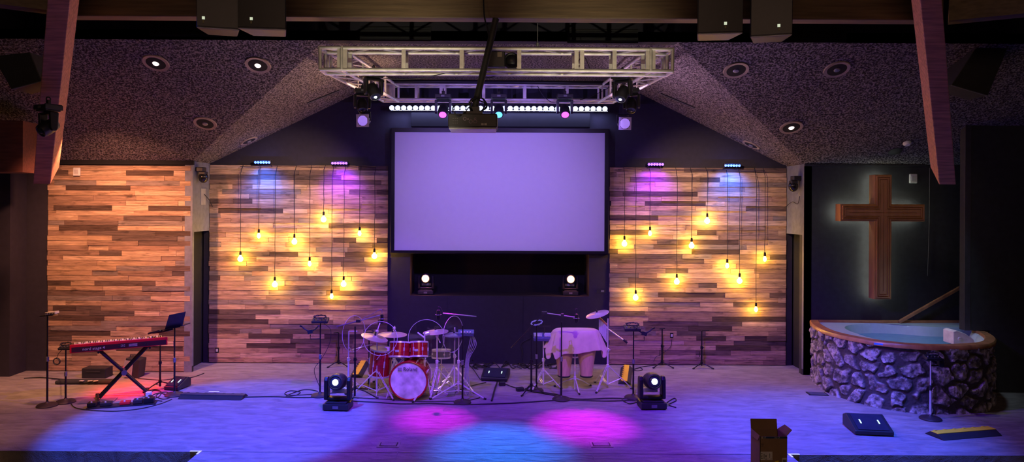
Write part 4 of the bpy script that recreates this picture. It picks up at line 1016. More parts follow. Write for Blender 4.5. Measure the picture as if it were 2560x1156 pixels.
# gear around the keyboard
c = Fl(300, 1018); t = thing('pedal_board', 'flat board of effect pedals on the carpet under the red keyboard', 'pedal board', c)
m = MB(); m.box(c+Vector((0, .06, .008)), (.80, .16, .014), rotz(ang*.55)); m.build('board', M_plastic, t)
for k, (u, w, h, mm) in enumerate(((-.33, .10, .05, M_metalblack), (-.17, .13, .04, M_plastic), (.05, .12, .035, M_redkey), (.20, .11, .05, M_castiron), (.33, .12, .06, M_metalblack))):
    p = c+rotz(ang*.55) @ Vector((u, .06, .02)); m = MB(); m.box(p+Vector((0, 0, h/2)), (w, .11, h), rotz(ang*.55)); o = m.build('pedal', mm, t, bevel=.006)
    m = MB(); m.lathe([(.012, 0), (.010, .014)], p+Vector((0, -.02, h)), (0, 0, 1), 10); m.build('foot_switch', M_chrome, o, smooth=True)
c = Fl(245, 1004); tag(MB().box(c+Vector((0, 0, .006)), (.42, .20, .010), rotz(ang*.5)).build('floor_mat', mat('grey_mat', (.16, .17, .18), .9)), 'grey mat strip on the carpet, left below the keyboard stand', 'mat')
c = Fl(372, 995); tag(MB().box(c+Vector((0, 0, .04)), (.065, .06, .08)).build('power_adapter', M_white, bevel=.008), 'white cube adapter on the carpet right of the keyboard stand', 'adapter')
c = Fl(325, 947); t = thing('keyboard_amplifier', 'grey-faced tilted amplifier on the floor by the left plank wall', 'amplifier', c)
m = MB(); m.box(c+Vector((.02, .11, .145)), (.22, .2, .29), Matrix.Rotation(.12, 3, 'Y')); m.build('cabinet', M_plastic, t, bevel=.012)
m = MB(); m.box(c+Vector((-.03, .0, .14)), (.13, .008, .25), Matrix.Rotation(.12, 3, 'Y')); m.build('control_panel', mat('amp_panel', (.30, .28, .24), .5), t)
arm(t, [c+Vector((-.05, .1, .29)), c+Vector((-.05, .1, .33)), c+Vector((.07, .1, .33)), c+Vector((.07, .1, .29))], .008, M_rubber, 'handle')
c = Fl(232, 948); t = thing('equipment_case', 'black equipment box on the floor against the left plank wall', 'case', c)
MB().box(c+Vector((0, .12, .075)), (.36, .2, .15)).build('case_body', M_plastic, t, bevel=.01); MB().box(c+Vector((0, .016, .10)), (.2, .01, .015)).build('handle', M_rubber, t)
c = Fl(210, 962); t = thing('gear_bag', 'long flat black gear bag with papers, behind the keyboard stand', 'bag', c)
m = MB(); m.box(c+Vector((0, .05, .03)), (.82, .14, .05), rotz(.03)); m.build('bag_body', M_rubber, t, bevel=.02)
for u in (-.02, .10, .18): MB().box(c+Vector((u, -.02, .058)), (.06, .035, .006), rotz(u*3)).build('paper_tag', M_paper, t)
# wedges
def wedge(px, py, w, dep, h, yaw, label, lab_m=None):
    c = Fl(px, py); t = thing('floor_monitor', label, 'speaker', c); R = rotz(yaw)
    q = lambda x, y, z: c+R @ Vector((x, y, z))
    m = MB(); m.prism([q(-w/2, 0, .012), q(-w/2, 0, .055), q(-w/2, dep*.78, h), q(-w/2, dep, h*.8), q(-w/2, dep, .012)], R @ Vector((w, 0, 0))); m.build('cabinet', M_plastic, t, bevel=.010)
    sl_ = Vector((0, dep*.78, h-.055)).normalized(); nn = R @ Vector((0, -sl_.z, sl_.y)); al = R @ sl_
    o = q(0, 0, .055); X = R @ Vector((1, 0, 0)); LL = math.hypot(dep*.78, h-.055)
    m = MB(); g0 = [o-X*w*.40+al*.02, o+X*w*.40+al*.02, o+X*w*.40+al*(LL-.02), o-X*w*.40+al*(LL-.02)]; m.prism([p+nn*.002 for p in g0], nn*.006); m.build('grille', mat('monitor_grille', (.03, .032, .06), .4, .3), t)
    for s2 in (-1, 1):
        p = o+X*w*.24*s2+al*LL*.5+nn*.009; m = MB(); m.prism([p-X*.007-al*.035, p+X*.007-al*.035, p+X*.007+al*.035, p-X*.007+al*.035], nn*.003); m.build('glow_mark', glow('mark_glow', (.6, 1, .75), .9), t)  # pale marks given a glow, the monitor has no lamps
    for s2 in (-1, 1):
        m = MB(); m.box(q(s2*w*.4, .03, .006), (.05, .04, .012), R); m.build('rubber_foot', M_rubber, t)
    return t
wedge(1235, 955, .40, .42, .13, -.12, 'dark wedge floor monitor on the carpet between the drums and congas')
wedge(427, 978, .22, .30, .15, -.20, 'small dark wedge floor monitor behind the laptop stand')
wedge(2187, 1092, .42, .40, .17, -.12, 'dark wedge floor monitor on the right carpet, in front of the stone tub')
# cable ramps
def ramp(p0, p1, w, label, top=M_yellow, col_only=False, h=.045):
    p0, p1 = Vector(p0), Vector(p1); d = (p1-p0).normalized(); s_ = Vector((-d.y, d.x, 0)); t = thing('cable_ramp', label, 'cable ramp', (p0+p1)/2)
    L = (p1-p0).length
    m = MB(); m.prism([p0-s_*w/2+Vector((0, 0, .003)), p0-s_*w*.22+Vector((0, 0, h)), p0+s_*w*.22+Vector((0, 0, h)), p0+s_*w/2+Vector((0, 0, .003))], p1-p0); m.build('base', M_rubber, t, bevel=.003)
    m = MB(); P = [p0-s_*w*.21, p0+s_*w*.20, p1+s_*w*.20, p1-s_*w*.21]; m.prism([p+Vector((0, 0, h+.001)) for p in P], (0, 0, .008)); lid = m.build('lid', top, t, bevel=.003)
    k = max(3, int(L/.12))
    for i in range(k):
        u = (i+.5)/k; m = MB(); m.box(p0.lerp(p1, u)+s_*w*.19+Vector((0, 0, h+.003)), (.035, .03, .012), rotz(math.atan2(d.y, d.x))); m.build('hinge_tab', top, t)
    return t, d, s_, L
ramp(Fl(889, 945), Fl(911, 906), .20, 'black and yellow cable ramp on the floor left of the drum kit')
ramp(Fl(1561, 962), Fl(1567, 921), .19, 'black and yellow cable ramp on the floor right of the congas')
ramp(Fl(2335, 1094), Fl(2480, 1082), .26, 'long black and yellow cable ramp at the right front of the stage', h=.05)
t, d, s_, L = ramp(Fl(455, 993), Fl(612, 996), .24, 'long dark textured cable ramp between the laptop stand and drums', top=mat('ramp_blue', (.035, .035, .05), .6), h=.04)
c = Fl(535, 989); MB().box(c+Vector((0, .0, .052)), (.14, .025, .003)).build('sticker', M_tape, t)

# floor stands with holders either side
t, c = round_stand(800, 991, 1.02, 'black round-base stand with gadgets and phone holder, left of the drum kit', r=.12)
gadget(t, c+Vector((0, 0, 1.03)), .22, .035, .12, seed=5); phone_holder(t, c, .78, -.13, -1)
cable([c+Vector((.03, 0, 1.0)), c+Vector((.14, 0, .9)), c+Vector((.12, 0, .7)), c+Vector((.015, 0, .5)), c+Vector((-.08, 0, .35)), c+Vector((.0, -.01, .12))], .004, 'thin cable looping down the gadget stand left of the drums')
t, c = round_stand(1583, 996, .95, 'black round-base stand with gadgets and phone holder, right of the congas', r=.12)
gadget(t, c+Vector((-.02, 0, .95)), .22, .04, .12, seed=6); phone_holder(t, c, .78, .14, 1)
t, c = round_stand(2326, 1049, .74, 'chrome pole stand on a round base in front of the stone tub', r=.125, m_=M_chrome, upper=M_plastic)
gadget(t, c+Vector((.02, 0, .76)), .19, .035, .10, seed=8)
m = MB(); m.box(c+Vector((.12, 0, .70)), (.06, .05, .10)); m.tube([c+Vector((0, 0, .66)), c+Vector((.12, 0, .66))], .01); m.build('clamp_holder', M_plastic, t, bevel=.006)
# tripod stands by the wall
for px, py, z, lab, tip in ((1655, 919, .62, 'thin black tripod stand by the right planks, beside the socket', 'T'), (1754, 921, .60, 'thin black tripod stand by the right planks, nearer the right doorway', 'L'), (846, 917, .54, 'thin black tripod stand by the planks behind the left moving head', 'J')):
    t, c = tripod(px, py, z, .18, .085, -PI/2+PI/3 if tip != 'J' else -.4, lab, M_metalblack, low=.04)
    dx = {'T': (-.045, .045), 'L': (0, .12), 'J': (-.08, 0)}[tip]; arm(t, [c+Vector((dx[0], 0, z)), c+Vector((dx[1], 0, z+.008))], .008, M_metalblack, 'yoke')
    arm(t, [c+Vector((-.035, 0, z*.3)), c+Vector((-.035, 0, z*.45)), c+Vector((0, 0, z*.4))], .006, M_metalblack, 'hook')

# ------------------------------------------------------------------ drum kit
def drum(t, c, ax, r, dep, n_lug, head_m=M_mesh, shell=M_reddrum, hoop=M_chrome, base=None, hoop_h=.022, names=('shell', 'hoop', 'drumhead')):
    """c: centre of the lower end, ax: axis toward the top head"""
    ax = Vector(ax).normalized(); u, v = frame(ax); c = Vector(c)
    m = MB(); m.lathe([(r*.97, .004), (r*.97, dep-.004)], c, ax, 40); s_ = m.build(names[0], shell, t, smooth=True)
    for h0 in (0, dep):
        m = MB(); k = hoop_h/2; m.lathe([(r*.985, h0-k), (r*1.035, h0-k), (r*1.035, h0+k), (r*.985, h0+k), (r*.985, h0-k)], c, ax, 40); m.build(names[1], hoop, t, smooth=True)
    for h0, sg in ((0, -1), (dep, 1)):
        m = MB(); m.lathe([(r*.985, h0+sg*.004), (r*.5, h0+sg*.006), (.01, h0+sg*.007)], c, ax, 40); m.build(names[2], head_m, t, smooth=True)
    for k in range(n_lug):
        a = 2*PI*(k+.5)/n_lug; d = u*math.cos(a)+v*math.sin(a); m = MB()
        m.tube([c+d*r*1.03+ax*.0, c+d*r*1.03+ax*dep], .0035, 6); m.tube([c+d*r*1.0+ax*dep*.38, c+d*r*1.0+ax*dep*.62], .011, 8); m.build('lug', M_chrome, t, smooth=True)
    return s_
def cymbal(c, ax, r, label, m_=M_brass, name='cymbal'):
    t = thing(name, label, 'cymbal', c); m = MB()
    m.lathe([(.008, .016), (r*.10, .015), (r*.17, .004), (r*.22, 0), (r*.65, -r*.035), (r, -r*.085), (r*.998, -r*.085-.004), (r*.65, -r*.035-.005), (r*.22, -.005), (.008, .010)], c, ax, 44); m.build('bow', m_, t, smooth=True)
    m = MB(); a = Vector(ax).normalized(); m.lathe([(.006, 0.0), (.014, .004), (.014, .018), (.007, .022), (.007, .05)], Vector(c)+a*.014, a, 12); m.build('wing_nut', M_plastic, t, smooth=True)
    return t
def disc_shield(c, ax, r, label, clampto):
    t = thing('acrylic_shield', label, 'shield', c); a = Vector(ax).normalized()
    m = MB(); m.lathe([(.01, -.0015), (r, -.0015), (r, .0015), (.01, .0015)], c, a, 56); m.build('disc', M_acrylic, t)
    m = MB(); m.ring(c, a, r, .0035, 56, 6); m.build('edge', M_acredge, t, smooth=True)
    m = MB(); m.tube([Vector(c)-Vector((0, 0, r*.98)), Vector(clampto)], .006, 6); m.build('clamp_arm', M_chrome, t, smooth=True)
DK = 9.32
bc = W(1021, 952, DK); bc.z = .262; bax = Vector((-.06, -1, 0)).normalized()
t = thing('bass_drum', 'red bass drum with lettered mottled front head, at the front of the kit', 'drum', (bc.x, bc.y+.2, 0))
drum(t, bc-bax*.38, bax, .250, .38, 8, head_m=M_drumhead, hoop=M_chrome)
m = MB(); m.ring(bc+bax*.006, bax, .252, .012, 56, 8); m.build('red_hoop', M_reddrum, t, smooth=True)
text('Roland', 'lettering', .072, M_ink, t, bc+Vector((-.070, -.012-.0, .135)), Matrix.Rotation(-.06, 3, 'Z') @ RX, .0008, .95)
m = MB(); m.box(bc+Vector((-.115, -.011, .158)), (.055, .003, .038)); m.build('logo_block', mat('logo_grey', (.28, .26, .32), .6), t)
for sg in (-1, 1):
    m = MB(); m.tube([bc+Vector((sg*.24, .15, .02)), bc+Vector((sg*.30, .05, -.25))], .008, 6); m.build('spur', M_chrome, t, smooth=True)
# toms on the bass drum
for px, py, r, lab, tx in ((999, 893, .142, 'red rack tom with chrome hoops, larger of the two over the bass drum', .04), (1047, 892, .122, 'red rack tom with chrome hoops, smaller of the two over the bass drum', -.04)):
    c = W(px, py, 9.52); ax = Vector((tx*.5, .28, 1)).normalized(); t = thing('rack_tom', lab, 'drum', c)
    drum(t, c, ax, r, .19, 6, head_m=M_mesh); m = MB(); m.box(c+ax*.10+Vector((-.02, -r*1.02, .01)), (.05, .006, .03)); m.build('badge', M_chrome, t)
    arm(t, [c+ax*.08+Vector((0, r, 0)), c+Vector((0, r+.03, -.06)), Vector((bc.x+(px-1021)*.001, c.y+r+.0, .54))], .012, M_chrome, 'mount')
c = W(948, 937, 9.68); t = thing('floor_tom', 'red floor tom with bright white head, left behind the bass drum', 'drum', (c.x, c.y, 0))
ax = Vector((.10, -.06, 1)); drum(t, c, ax, .148, .36, 6, head_m=mat('bright_head', (.85, .85, .9), .5))
for k in range(3):
    a = .5+2*PI*k/3; d = Vector((math.cos(a), math.sin(a), 0)); m = MB(); m.tube([c+d*.165+Vector((0, 0, .16)), c+d*.17+Vector((0, 0, -c.z+.05)), c+d*.20+Vector((0, 0, -c.z+.015))], .007, 6); m.build('leg', M_chrome, t, smooth=True)
c = W(1103, 894, 9.95); t = thing('snare_drum', 'chrome snare drum on a stand behind the right cymbal stands', 'drum', c)
drum(t, c, (0, .10, 1), .132, .10, 8, shell=mat('steel_dark', (.30, .29, .34), .25, .7))
t, c2 = tripod(1103, 968, .50, .24, .30, .4, 'chrome folding stand under the snare drum', M_chrome, name='snare_stand', braced=True)
# cymbal stands
def cst(px, py, z, spread, rot, label, tgt=None, hub=.34, name='cymbal_stand'):
    t, c = tripod(px, py, z, spread, hub, rot, label, M_chrome, name=name, braced=True)
    if tgt is not None:
        top = c+Vector((0, 0, z)); d = (Vector(tgt)-top); arm(t, [top-d.normalized()*.12, tgt], .007, M_chrome)
        m = MB(); m.lathe([(.012, -.02), (.022, -.015), (.022, .015), (.012, .02)], top, (1, 0, 0), 12); m.build('tilter', M_chrome, t, smooth=True)
    return t, c
c1 = W(937, 842, 9.50); cst(942, 990, .88, .36, -.75, 'chrome cymbal stand with spread legs at the left front of the drum kit', c1-Vector((0, 0, .02)))
cymbal(c1, (.27, -.05, 1), .185, 'tilted crash cymbal over the floor tom, leftmost of the kit')
c2 = W(981, 834, 9.85); cst(985, 958, .80, .30, 1.0, 'chrome cymbal stand behind the larger rack tom', c2-Vector((0, 0, .02)))
cymbal(c2, (.03, -.02, 1), .205, 'flat crash cymbal above the larger rack tom')
c3 = W(1089, 828, 9.70); cst(1092, 985, .80, .30, .3, 'chrome cymbal stand right of the bass drum, carrying the ride cymbal', c3-Vector((0, 0, .02)))
cymbal(c3, (-.07, -.04, 1), .178, 'pinkish ride cymbal above the right of the kit, under an acrylic disc')
t, c = cst(1061, 992, .88, .34, -PI/2-.75+.4, 'chrome stand with widely spread front legs at the right edge of the bass drum', None, hub=.16)
m = MB(); p = c+Vector((.03, 0, .86)); m.lathe([(.02, -.03), (.03, -.02), (.03, .03), (.015, .04)], p, (1, .2, .3), 14); m.tube([c+Vector((0, 0, .80)), c+Vector((-.10, .05, .86))], .01); m.build('clamp', M_chrome, t, smooth=True)
for k in range(2):
    ch = W(1135, 836+k*4, 9.6); cymbal(ch, (.02, -.04 if k == 0 else .04, 1 if k == 0 else -1), .150, ('bluish upper hi-hat cymbal at the right of the drum kit', 'lower hi-hat cymbal under its upper twin, right of the kit')[k], mat('hihat_bronze', (.6, .58, .75), .3, .8), name='hi_hat_cymbal')
t, c = cst(1136, 980, .90, .30, -.35, 'chrome hi-hat stand with a pedal at the right of the drum kit', None, name='hi_hat_stand')
m = MB(); m.box(c+Vector((-.03, -.10, .05)), (.09, .26, .012), Matrix.Rotation(.25, 3, 'X')); m.box(c+Vector((-.03, -.10, .008)), (.10, .28, .010)); m.build('pedal', M_grey, t, bevel=.003)
t, c = tripod(1146, 990, .84, .42, .17, -.5, 'second chrome stand right of the hi-hat, carrying the drum sound module', M_chrome, braced=True)
m = MB(); m.box(c+Vector((.10, 0, .86)), (.22, .10, .05), Matrix.Rotation(.4, 3, 'X')); o = m.build('sound_module', mat('module_blue', (.10, .14, .24), .4), t, bevel=.008)
for k in range(4): m = MB(); m.lathe([(.012, 0), (.010, .014)], c+Vector((.04+k*.04, -.055, .88)), (0, -1, .4), 10); m.build('knob', M_white, o)
for k in range(5): cable([c+Vector((.12+k*.016, .03, .84)), c+Vector((.16+k*.02, 0, .78-k*.02)), c+Vector((.10+k*.012, 0, .5)), c+Vector((.085+k*.014, -.01, .25)), c+Vector((.05+k*.03, -.03, .012))], .0045, 'pale lead hanging from the drum sound module to the floor', mat('pale_cable', (.35, .36, .42), .5), group='leads from the drum sound module')
# shields
s1 = W(885, 835, 9.6); disc_shield(s1, (.87, -.45, .05), .245, 'clear acrylic disc seen edge-on left of the leftmost cymbal', W(873, 870, 9.5))
s2 = W(951, 847, 9.25); disc_shield(s2, (.05, -1, .1), .222, 'clear round acrylic disc in front of the leftmost cymbal', W(942, 900, 9.4))
s3 = W(1066, 846, 10.0); disc_shield(s3, (-.05, -1, .1), .262, 'clear round acrylic disc behind the ride cymbal', W(1062, 905, 9.9))
s4 = W(1133, 836, 9.42); disc_shield(s4, (.86, -.5, .02), .242, 'clear acrylic disc seen obliquely around the hi-hat', W(1136, 890, 9.5))
t, c = tripod(871, 985, .86, .3, .20, .9, 'slim chrome stand at the far left of the drum kit, holding an acrylic disc', M_chrome, braced=True)
arm(t, [c+Vector((0, 0, .86)), c+Vector((.12, 0, .86))], .009, M_chrome); arm(t, [c+Vector((.02, 0, .60)), c+Vector((.30, .1, .66))], .007, M_chrome)
t, c = round_stand(922, 968, .72, 'black round-base stand behind the floor tom, topped by a bundle of leads', r=.15); gadget(t, c+Vector((0, 0, .74)), .18, .05, .12, seed=12)
# microphones over the kit
t, c = tripod(887, 1000, .98, .30, .16, 2.2, 'black boom microphone stand at the left front of the drum kit', M_metalblack, name='boom_stand')
e1, e2 = W(842, 817, c.y), W(950, 789, c.y); arm(t, [e1, e2], .009, M_grey); m = MB(); m.box(e1.lerp(e2, .5), (.06, .04, .04)); m.build('boom_clutch', M_plastic, t, bevel=.005)
mt = thing('condenser_microphone', 'black microphone hanging from the boom at the left of the kit', 'microphone', W(955, 797, c.y)); mic(mt, W(955, 786, c.y), .12)
cable([e1.lerp(e2, .6)+Vector((0, -.01, .02)), e1.lerp(e2, .85)+Vector((0, 0, .05)), W(945, 777, c.y), W(954, 775, c.y), W(955, 785, c.y)], .0045, 'lead arching along the left boom to its microphone', M_grey)
t, c = round_stand(1156, 1008, 1.02, 'black round-base boom stand in front of the hi-hat', r=.115, name='boom_stand')
e1, e2 = W(1191, 792, c.y), W(1107, 784, c.y); arm(t, [e1, e2], .008, M_grey)
mt = thing('condenser_microphone', 'black microphone hanging from the boom over the hi-hat', 'microphone', W(1096, 780, c.y)); mic(mt, W(1096, 775, c.y), .13, .024)
m = MB(); m.tube([W(1096, 776, c.y), W(1096, 767, c.y), W(1101, 769, c.y), W(1108, 784, c.y)], .004, 6); m.build('lead', M_cable, mt)

# ------------------------------------------------------------------ percussion
cg = Fl(1437, 974); gy = cg.y
for px, lab in ((1410, 'pinkish-tan conga drum under the cloth, left one of the pair'), (1466, 'pinkish-tan conga drum under the cloth, right one of the pair')):
    b = W(px, 941, gy); h = .66; s_ = -1 if px < 1437 else 1; b.x -= 0; t = thing('conga_drum', lab, 'drum', b)
    m = MB(); m.lathe([(.084, 0), (.094, .10), (.114, .24), (.132, .38), (.137, .48), (.133, .60), (.128, h)], b, (s_*-.0, 0, 1), 36); m.build('shell', M_skin, t, smooth=True)
    m = MB(); m.lathe([(.082, -.008), (.089, -.004), (.092, .012), (.085, .016)], b, (0, 0, 1), 36); m.build('bottom_ring', M_rubber, t, smooth=True)
    m = MB(); m.lathe([(.130, h-.03), (.138, h-.03), (.138, h), (.130, h)], b, (0, 0, 1), 36); m.build('rim', M_chrome, t, smooth=True)
    m = MB(); m.lathe([(.128, h+.001), (.05, h+.006), (.01, h+.006)], b, (0, 0, 1), 30); m.build('drumhead', M_paper, t, smooth=True)
t, c = tripod(1437, 974, .55, .30, .16, -PI/2+.1, 'chrome tripod stand carrying the pair of congas', M_chrome, name='conga_stand', low=.0, z_mid=.32)
for s_ in (-1, 1): arm(t, [c+Vector((0, 0, .45)), c+Vector((s_*.13, -.0, .47))], .012, M_chrome, 'cradle_arm')
# cloth draped over the congas
ct = W(1439, 824, gy).z; n1 = 120; rows = 18; vs = []
def hem(a):                                                   # hem drop by angle, a = 0 toward +x
    base = .27+.03*math.sin(3*a+.6)
    base += .15*math.exp(-((a-PI*1.16+PI*0)/.22)**2)+.10*math.exp(-((a-PI*1.34)/.12)**2)
    base += .13*math.exp(-((a-(2*PI-.55))/.20)**2)-.02*math.exp(-((a-(2*PI-.12))/.15)**2)
    return base
hx = .30
for j in range(rows+1):
    f = j/rows
    for k in range(n1):
        a = 2*PI*k/n1; ca, sa = math.cos(a), math.sin(a)
        R_ = .155; x = ca*R_+(.165 if ca > 0 else -.165)*min(1, abs(ca)*2.2); y = sa*R_
        if f < .3:
            g_ = f/.3; vs.append(Vector((x*g_, y*g_, -.003*(1-abs(ca))*math.sin(g_*PI)*2+.006)))
        else:
            g_ = (f-.3)/.7; dr = hem(a)*g_; fl_ = 1+.24*g_**1.1*(abs(ca)**1.2)+.10*g_
            rip = .020*g_*math.sin(11*a+1.2*math.sin(2*a))+.010*g_*math.sin(23*a)
            q = Vector((x, y, 0))*fl_+Vector((ca, sa, 0))*(rip+.012*math.sin(min(1, g_*5)*PI/2)); vs.append(Vector((q.x, q.y, -dr-.012*math.sin(min(1, g_*6)*PI/2)*1)))
m = MB(); m.add([v+Vector((cg.x+.010, gy, ct)) for v in vs], [(j*n1+k, j*n1+(k+1) % n1, (j+1)*n1+(k+1) % n1, (j+1)*n1+k) for j in range(rows) for k in range(n1)])
o = m.build('draped_cloth', mat('beige_cloth', (.66, .50, .42), .9, var=.06, bump=.1, bscale=200), smooth=True)
for p_ in o.data.polygons: p_.use_smooth = True
sm = o.modifiers.new('solid', 'SOLIDIFY'); sm.thickness = .004; sb = o.modifiers.new('sub', 'SUBSURF'); sb.levels = 1; sb.render_levels = 1
tag(o, 'beige cloth draped over the tops of the two congas', 'cloth')
# mic stands around the congas
t, c = round_stand(1403, 1000, 1.045, 'black round-base boom stand in front of the congas', r=.12, name='boom_stand')
e1, e2 = W(1362, 783, c.y), W(1438, 794, c.y); arm(t, [e1, e2], .008, M_grey); m = MB(); m.box(W(1361, 783, c.y), (.07, .04, .04)); m.box(W(1406, 789, c.y), (.04, .04, .05)); m.build('boom_clutch', M_plastic, t, bevel=.005)
mt = thing('condenser_microphone', 'black microphone on the boom directly above the congas', 'microphone', W(1441, 790, c.y)); mic(mt, W(1441, 785, c.y), .12, .024)
m = MB(); m.tube([W(1439, 785, c.y), W(1438, 774, c.y), W(1443, 772, c.y), W(1445, 784, c.y)], .004, 6); m.build('lead', M_cable, mt)
t, c = tripod(1328, 985, .82, .20, .12, -2.3, 'black tripod boom stand left of the congas, boom pointing down left', M_metalblack, name='boom_stand', low=.04)
arm(t, [W(1278, 871, c.y), W(1358, 786, c.y)], .008, M_metalblack)
# hand percussion stand
t, c = tripod(1358, 972, .74, .26, .26, -.2, 'chrome braced stand carrying the electronic percussion pad, left of the congas', M_chrome, name='percussion_stand', braced=True)
p = W(1357, 843, c.y); m = MB(); m.box(p, (.27, .17, .06), Matrix.Rotation(.30, 3, 'X')); o = m.build('pad_unit', mat('pad_blue', (.10, .10, .30), .45), t, bevel=.012)
for sx in (-1, 1):
    m = MB(); m.box(p+Vector((sx*.07, -.03, .035)), (.11, .10, .012), Matrix.Rotation(.30, 3, 'X')); m.build('pad', mat('pad_grey', (.42, .42, .55), .5), o, bevel=.003)
p2 = W(1362, 817, c.y); m = MB(); m.box(p2, (.16, .02, .016)); m.tube([c+Vector((0, 0, .70)), p2, p2+Vector((0, 0, .08))], .006); m.build('mount_bar', M_plastic, t)
t, c = round_stand(1341, 978, .92, 'slim black stand behind the percussion pad, topped by a pale coil of lead', r=.10)
m = MB(); P = []
for i in range(40): a = i*.63; P.append(c+Vector((.08*math.cos(a), .035*math.sin(a), .96+.030*math.sin(a*1.0+.5)+.008*math.sin(i*2.1))))
m.tube(P, .006, 6); m.build('coiled_lead', mat('pale_blue_lead', (.35, .5, .6), .4), t, smooth=True)
# cymbal and chimes
t, c = tripod(1519, 972, 1.0, .34, .32, -2.2, 'tall chrome boom stand right of the congas, with cymbal and chimes', M_chrome, name='cymbal_stand', braced=True)
arm(t, [W(1495, 788, c.y), W(1519, 822, c.y), W(1562, 853, c.y)], .008, M_chrome); arm(t, [W(1558, 850, c.y), W(1568, 858, c.y)], .014, M_rubber, 'counterweight')
cymbal(W(1493, 784, c.y), (-.30, -.10, 1), .170, 'tilted splash cymbal above the right side of the congas')
ch = thing('bar_chimes', 'row of hanging metal bar chimes right of the congas', 'chimes', W(1509, 805, c.y))
b0, b1 = W(1497, 794, c.y-.03), W(1517, 812, c.y-.03); m = MB(); m.tube([b0, b1], .013, 8); m.build('wooden_bar', M_oak, ch, smooth=True)
for k in range(12):
    p = b0.lerp(b1, (k+.5)/12); Lc = .17+.006*k; m = MB(); m.tube([p-Vector((0, 0, .02)), p-Vector((0, 0, .02+Lc))], .0045, 6); m.build('chime_bar', M_chrome, ch, smooth=True)

# ------------------------------------------------------------------ small gear and cables on the carpet
c = Fl(1255, 965); tag(MB().box(c+Vector((0, 0, .03)), (.09, .07, .06), rotz(.2)).build('junction_box', M_plastic, bevel=.01), 'small black junction box in front of the middle wedge monitor', 'box')
c = Fl(1300, 978); tag(MB().box(c+Vector((0, 0, .025)), (.11, .07, .05), rotz(.3)).build('junction_box', M_plastic, bevel=.01), 'black power box on the carpet left of the percussion stand', 'box')
def fc(pts, label, r=.006, z=None): cable([Fl(*p)+Vector((0, 0, r+random.uniform(0, .002))) for p in pts], r, label)
fc([(612, 995), (680, 994), (740, 996), (800, 996), (835, 997)], 'cable running right from the end of the dark cable ramp', .008)
fc([(840, 984), (740, 990), (712, 987), (725, 979), (750, 982), (740, 990), (715, 992), (760, 976), (795, 980)], 'looped cable on the carpet left of the left moving head')
fc([(880, 1005), (940, 1008), (1000, 1012), (1080, 1011), (1150, 1014), (1230, 1012), (1300, 1009), (1390, 1003)], 'long cable along the carpet in front of the drum kit', .008)
fc([(880, 996), (960, 1000), (1060, 1006), (1160, 1004), (1200, 996)], 'second cable lying behind the bass drum front legs')
fc([(1390, 1003), (1450, 1003), (1510, 1005), (1560, 1004), (1590, 1004)], 'cable along the carpet in front of the congas', .008)
fc([(1318, 978), (1370, 988), (1440, 1000), (1530, 998), (1580, 1000)], 'cable crossing diagonally in front of the conga stand', .008)
fc([(1215, 958), (1180, 966), (1165, 972), (1150, 976)], 'cable from the middle wedge monitor toward the hi-hat')
fc([(1243, 958), (1237, 975), (1233, 990), (1229, 1005)], 'braided cable hanging forward from the middle wedge monitor', .012)
fc([(1262, 962), (1300, 975), (1330, 978), (1400, 990)], 'cable joining the two small black boxes on the carpet', .007)
fc([(1195, 925), (1180, 918), (1190, 935), (1200, 950)], 'cable curling left of the middle wedge monitor', .006)
fc([(1565, 990), (1590, 1006), (1570, 1010), (1555, 1000), (1580, 994), (1600, 1003), (1575, 1012), (1560, 1004)], 'coil of cable around the base of the stand right of the congas')
fc([(1668, 1008), (1685, 998), (1690, 1004), (1672, 1014), (1690, 1021)], 'cable coil lying right of the right moving head', .007)
fc([(1588, 925), (1600, 921), (1606, 926), (1594, 929), (1585, 925), (1610, 918), (1640, 915)], 'small cable loop on the carpet behind the right moving head')
fc([(430, 1000), (400, 1012), (350, 1024), (290, 1030), (230, 1028), (190, 1022), (178, 1012)], 'long cable curving in front of the keyboard pedals')
fc([(420, 990), (400, 985), (390, 993), (410, 1000), (430, 992), (415, 982), (385, 988), (380, 1000), (405, 1005)], 'tangle of cables between pedal board and laptop stand')
fc([(366, 992), (384, 978), (402, 982), (396, 994), (375, 998), (362, 985), (390, 975), (410, 988)], 'second tangle of cables beside the white adapter')
fc([(60, 948), (100, 946), (150, 950), (190, 952)], 'cable on the carpet at the far left wall', .008)
fc([(345, 948), (400, 952), (440, 948), (480, 945), (510, 935)], 'cable along the foot of the left plank wall', .006)
def wallheap(x0, x1, label, seed, n=26):
    rr = random.Random(seed); P = []
    for i in range(n): P.append(Fl(x0+(x1-x0)*i/(n-1)+rr.uniform(-16, 16), 903+rr.uniform(4, 22), 0)+Vector((0, 0, .012+rr.uniform(0, .06)*(i % 2))))
    cable(P, .008, label)
wallheap(1160, 1230, 'heap of black cables along the black wall behind the drums', 1); wallheap(1290, 1400, 'heap of black cables along the black wall behind the congas', 2, 34); wallheap(1190, 1330, 'black cable snake on the floor behind the wedge monitor', 3)
c = Fl(1180, 905); 
cable([(nx0+2.0, BACK-.03, .45), W(1303, 860, BACK-.03), W(1306, 880, BACK-.04), W(1302, 900, BACK-.05)], .005, 'thin cable hanging down the black wall behind the congas')
cable([W(1679, 850, BACK-.06), W(1676, 868, BACK-.06), W(1655, 885, BACK-.08), W(1640, 893, BACK-.08), W(1634, 905, BACK-.1)], .004, 'thin cable curling down the planks from the right socket')
c = W(141, 905, 10.2); m = MB(); m.ring(c, (0, 1, .1), .045, .008, 24, 6); m.ring(c+Vector((0, .012, .004)), (0, 1, .05), .048, .007, 24, 6); m.tube([c+Vector((0, 0, .045)), W(146, 885, 10.1), W(158, 872, 9.8), Fl(164, 1007)+Vector((-.02, 0, .72))], .0045, 6)
tag(m.build('coiled_cable', M_cable, smooth=True), 'coiled black cable hanging left below the red keyboard', 'cable')

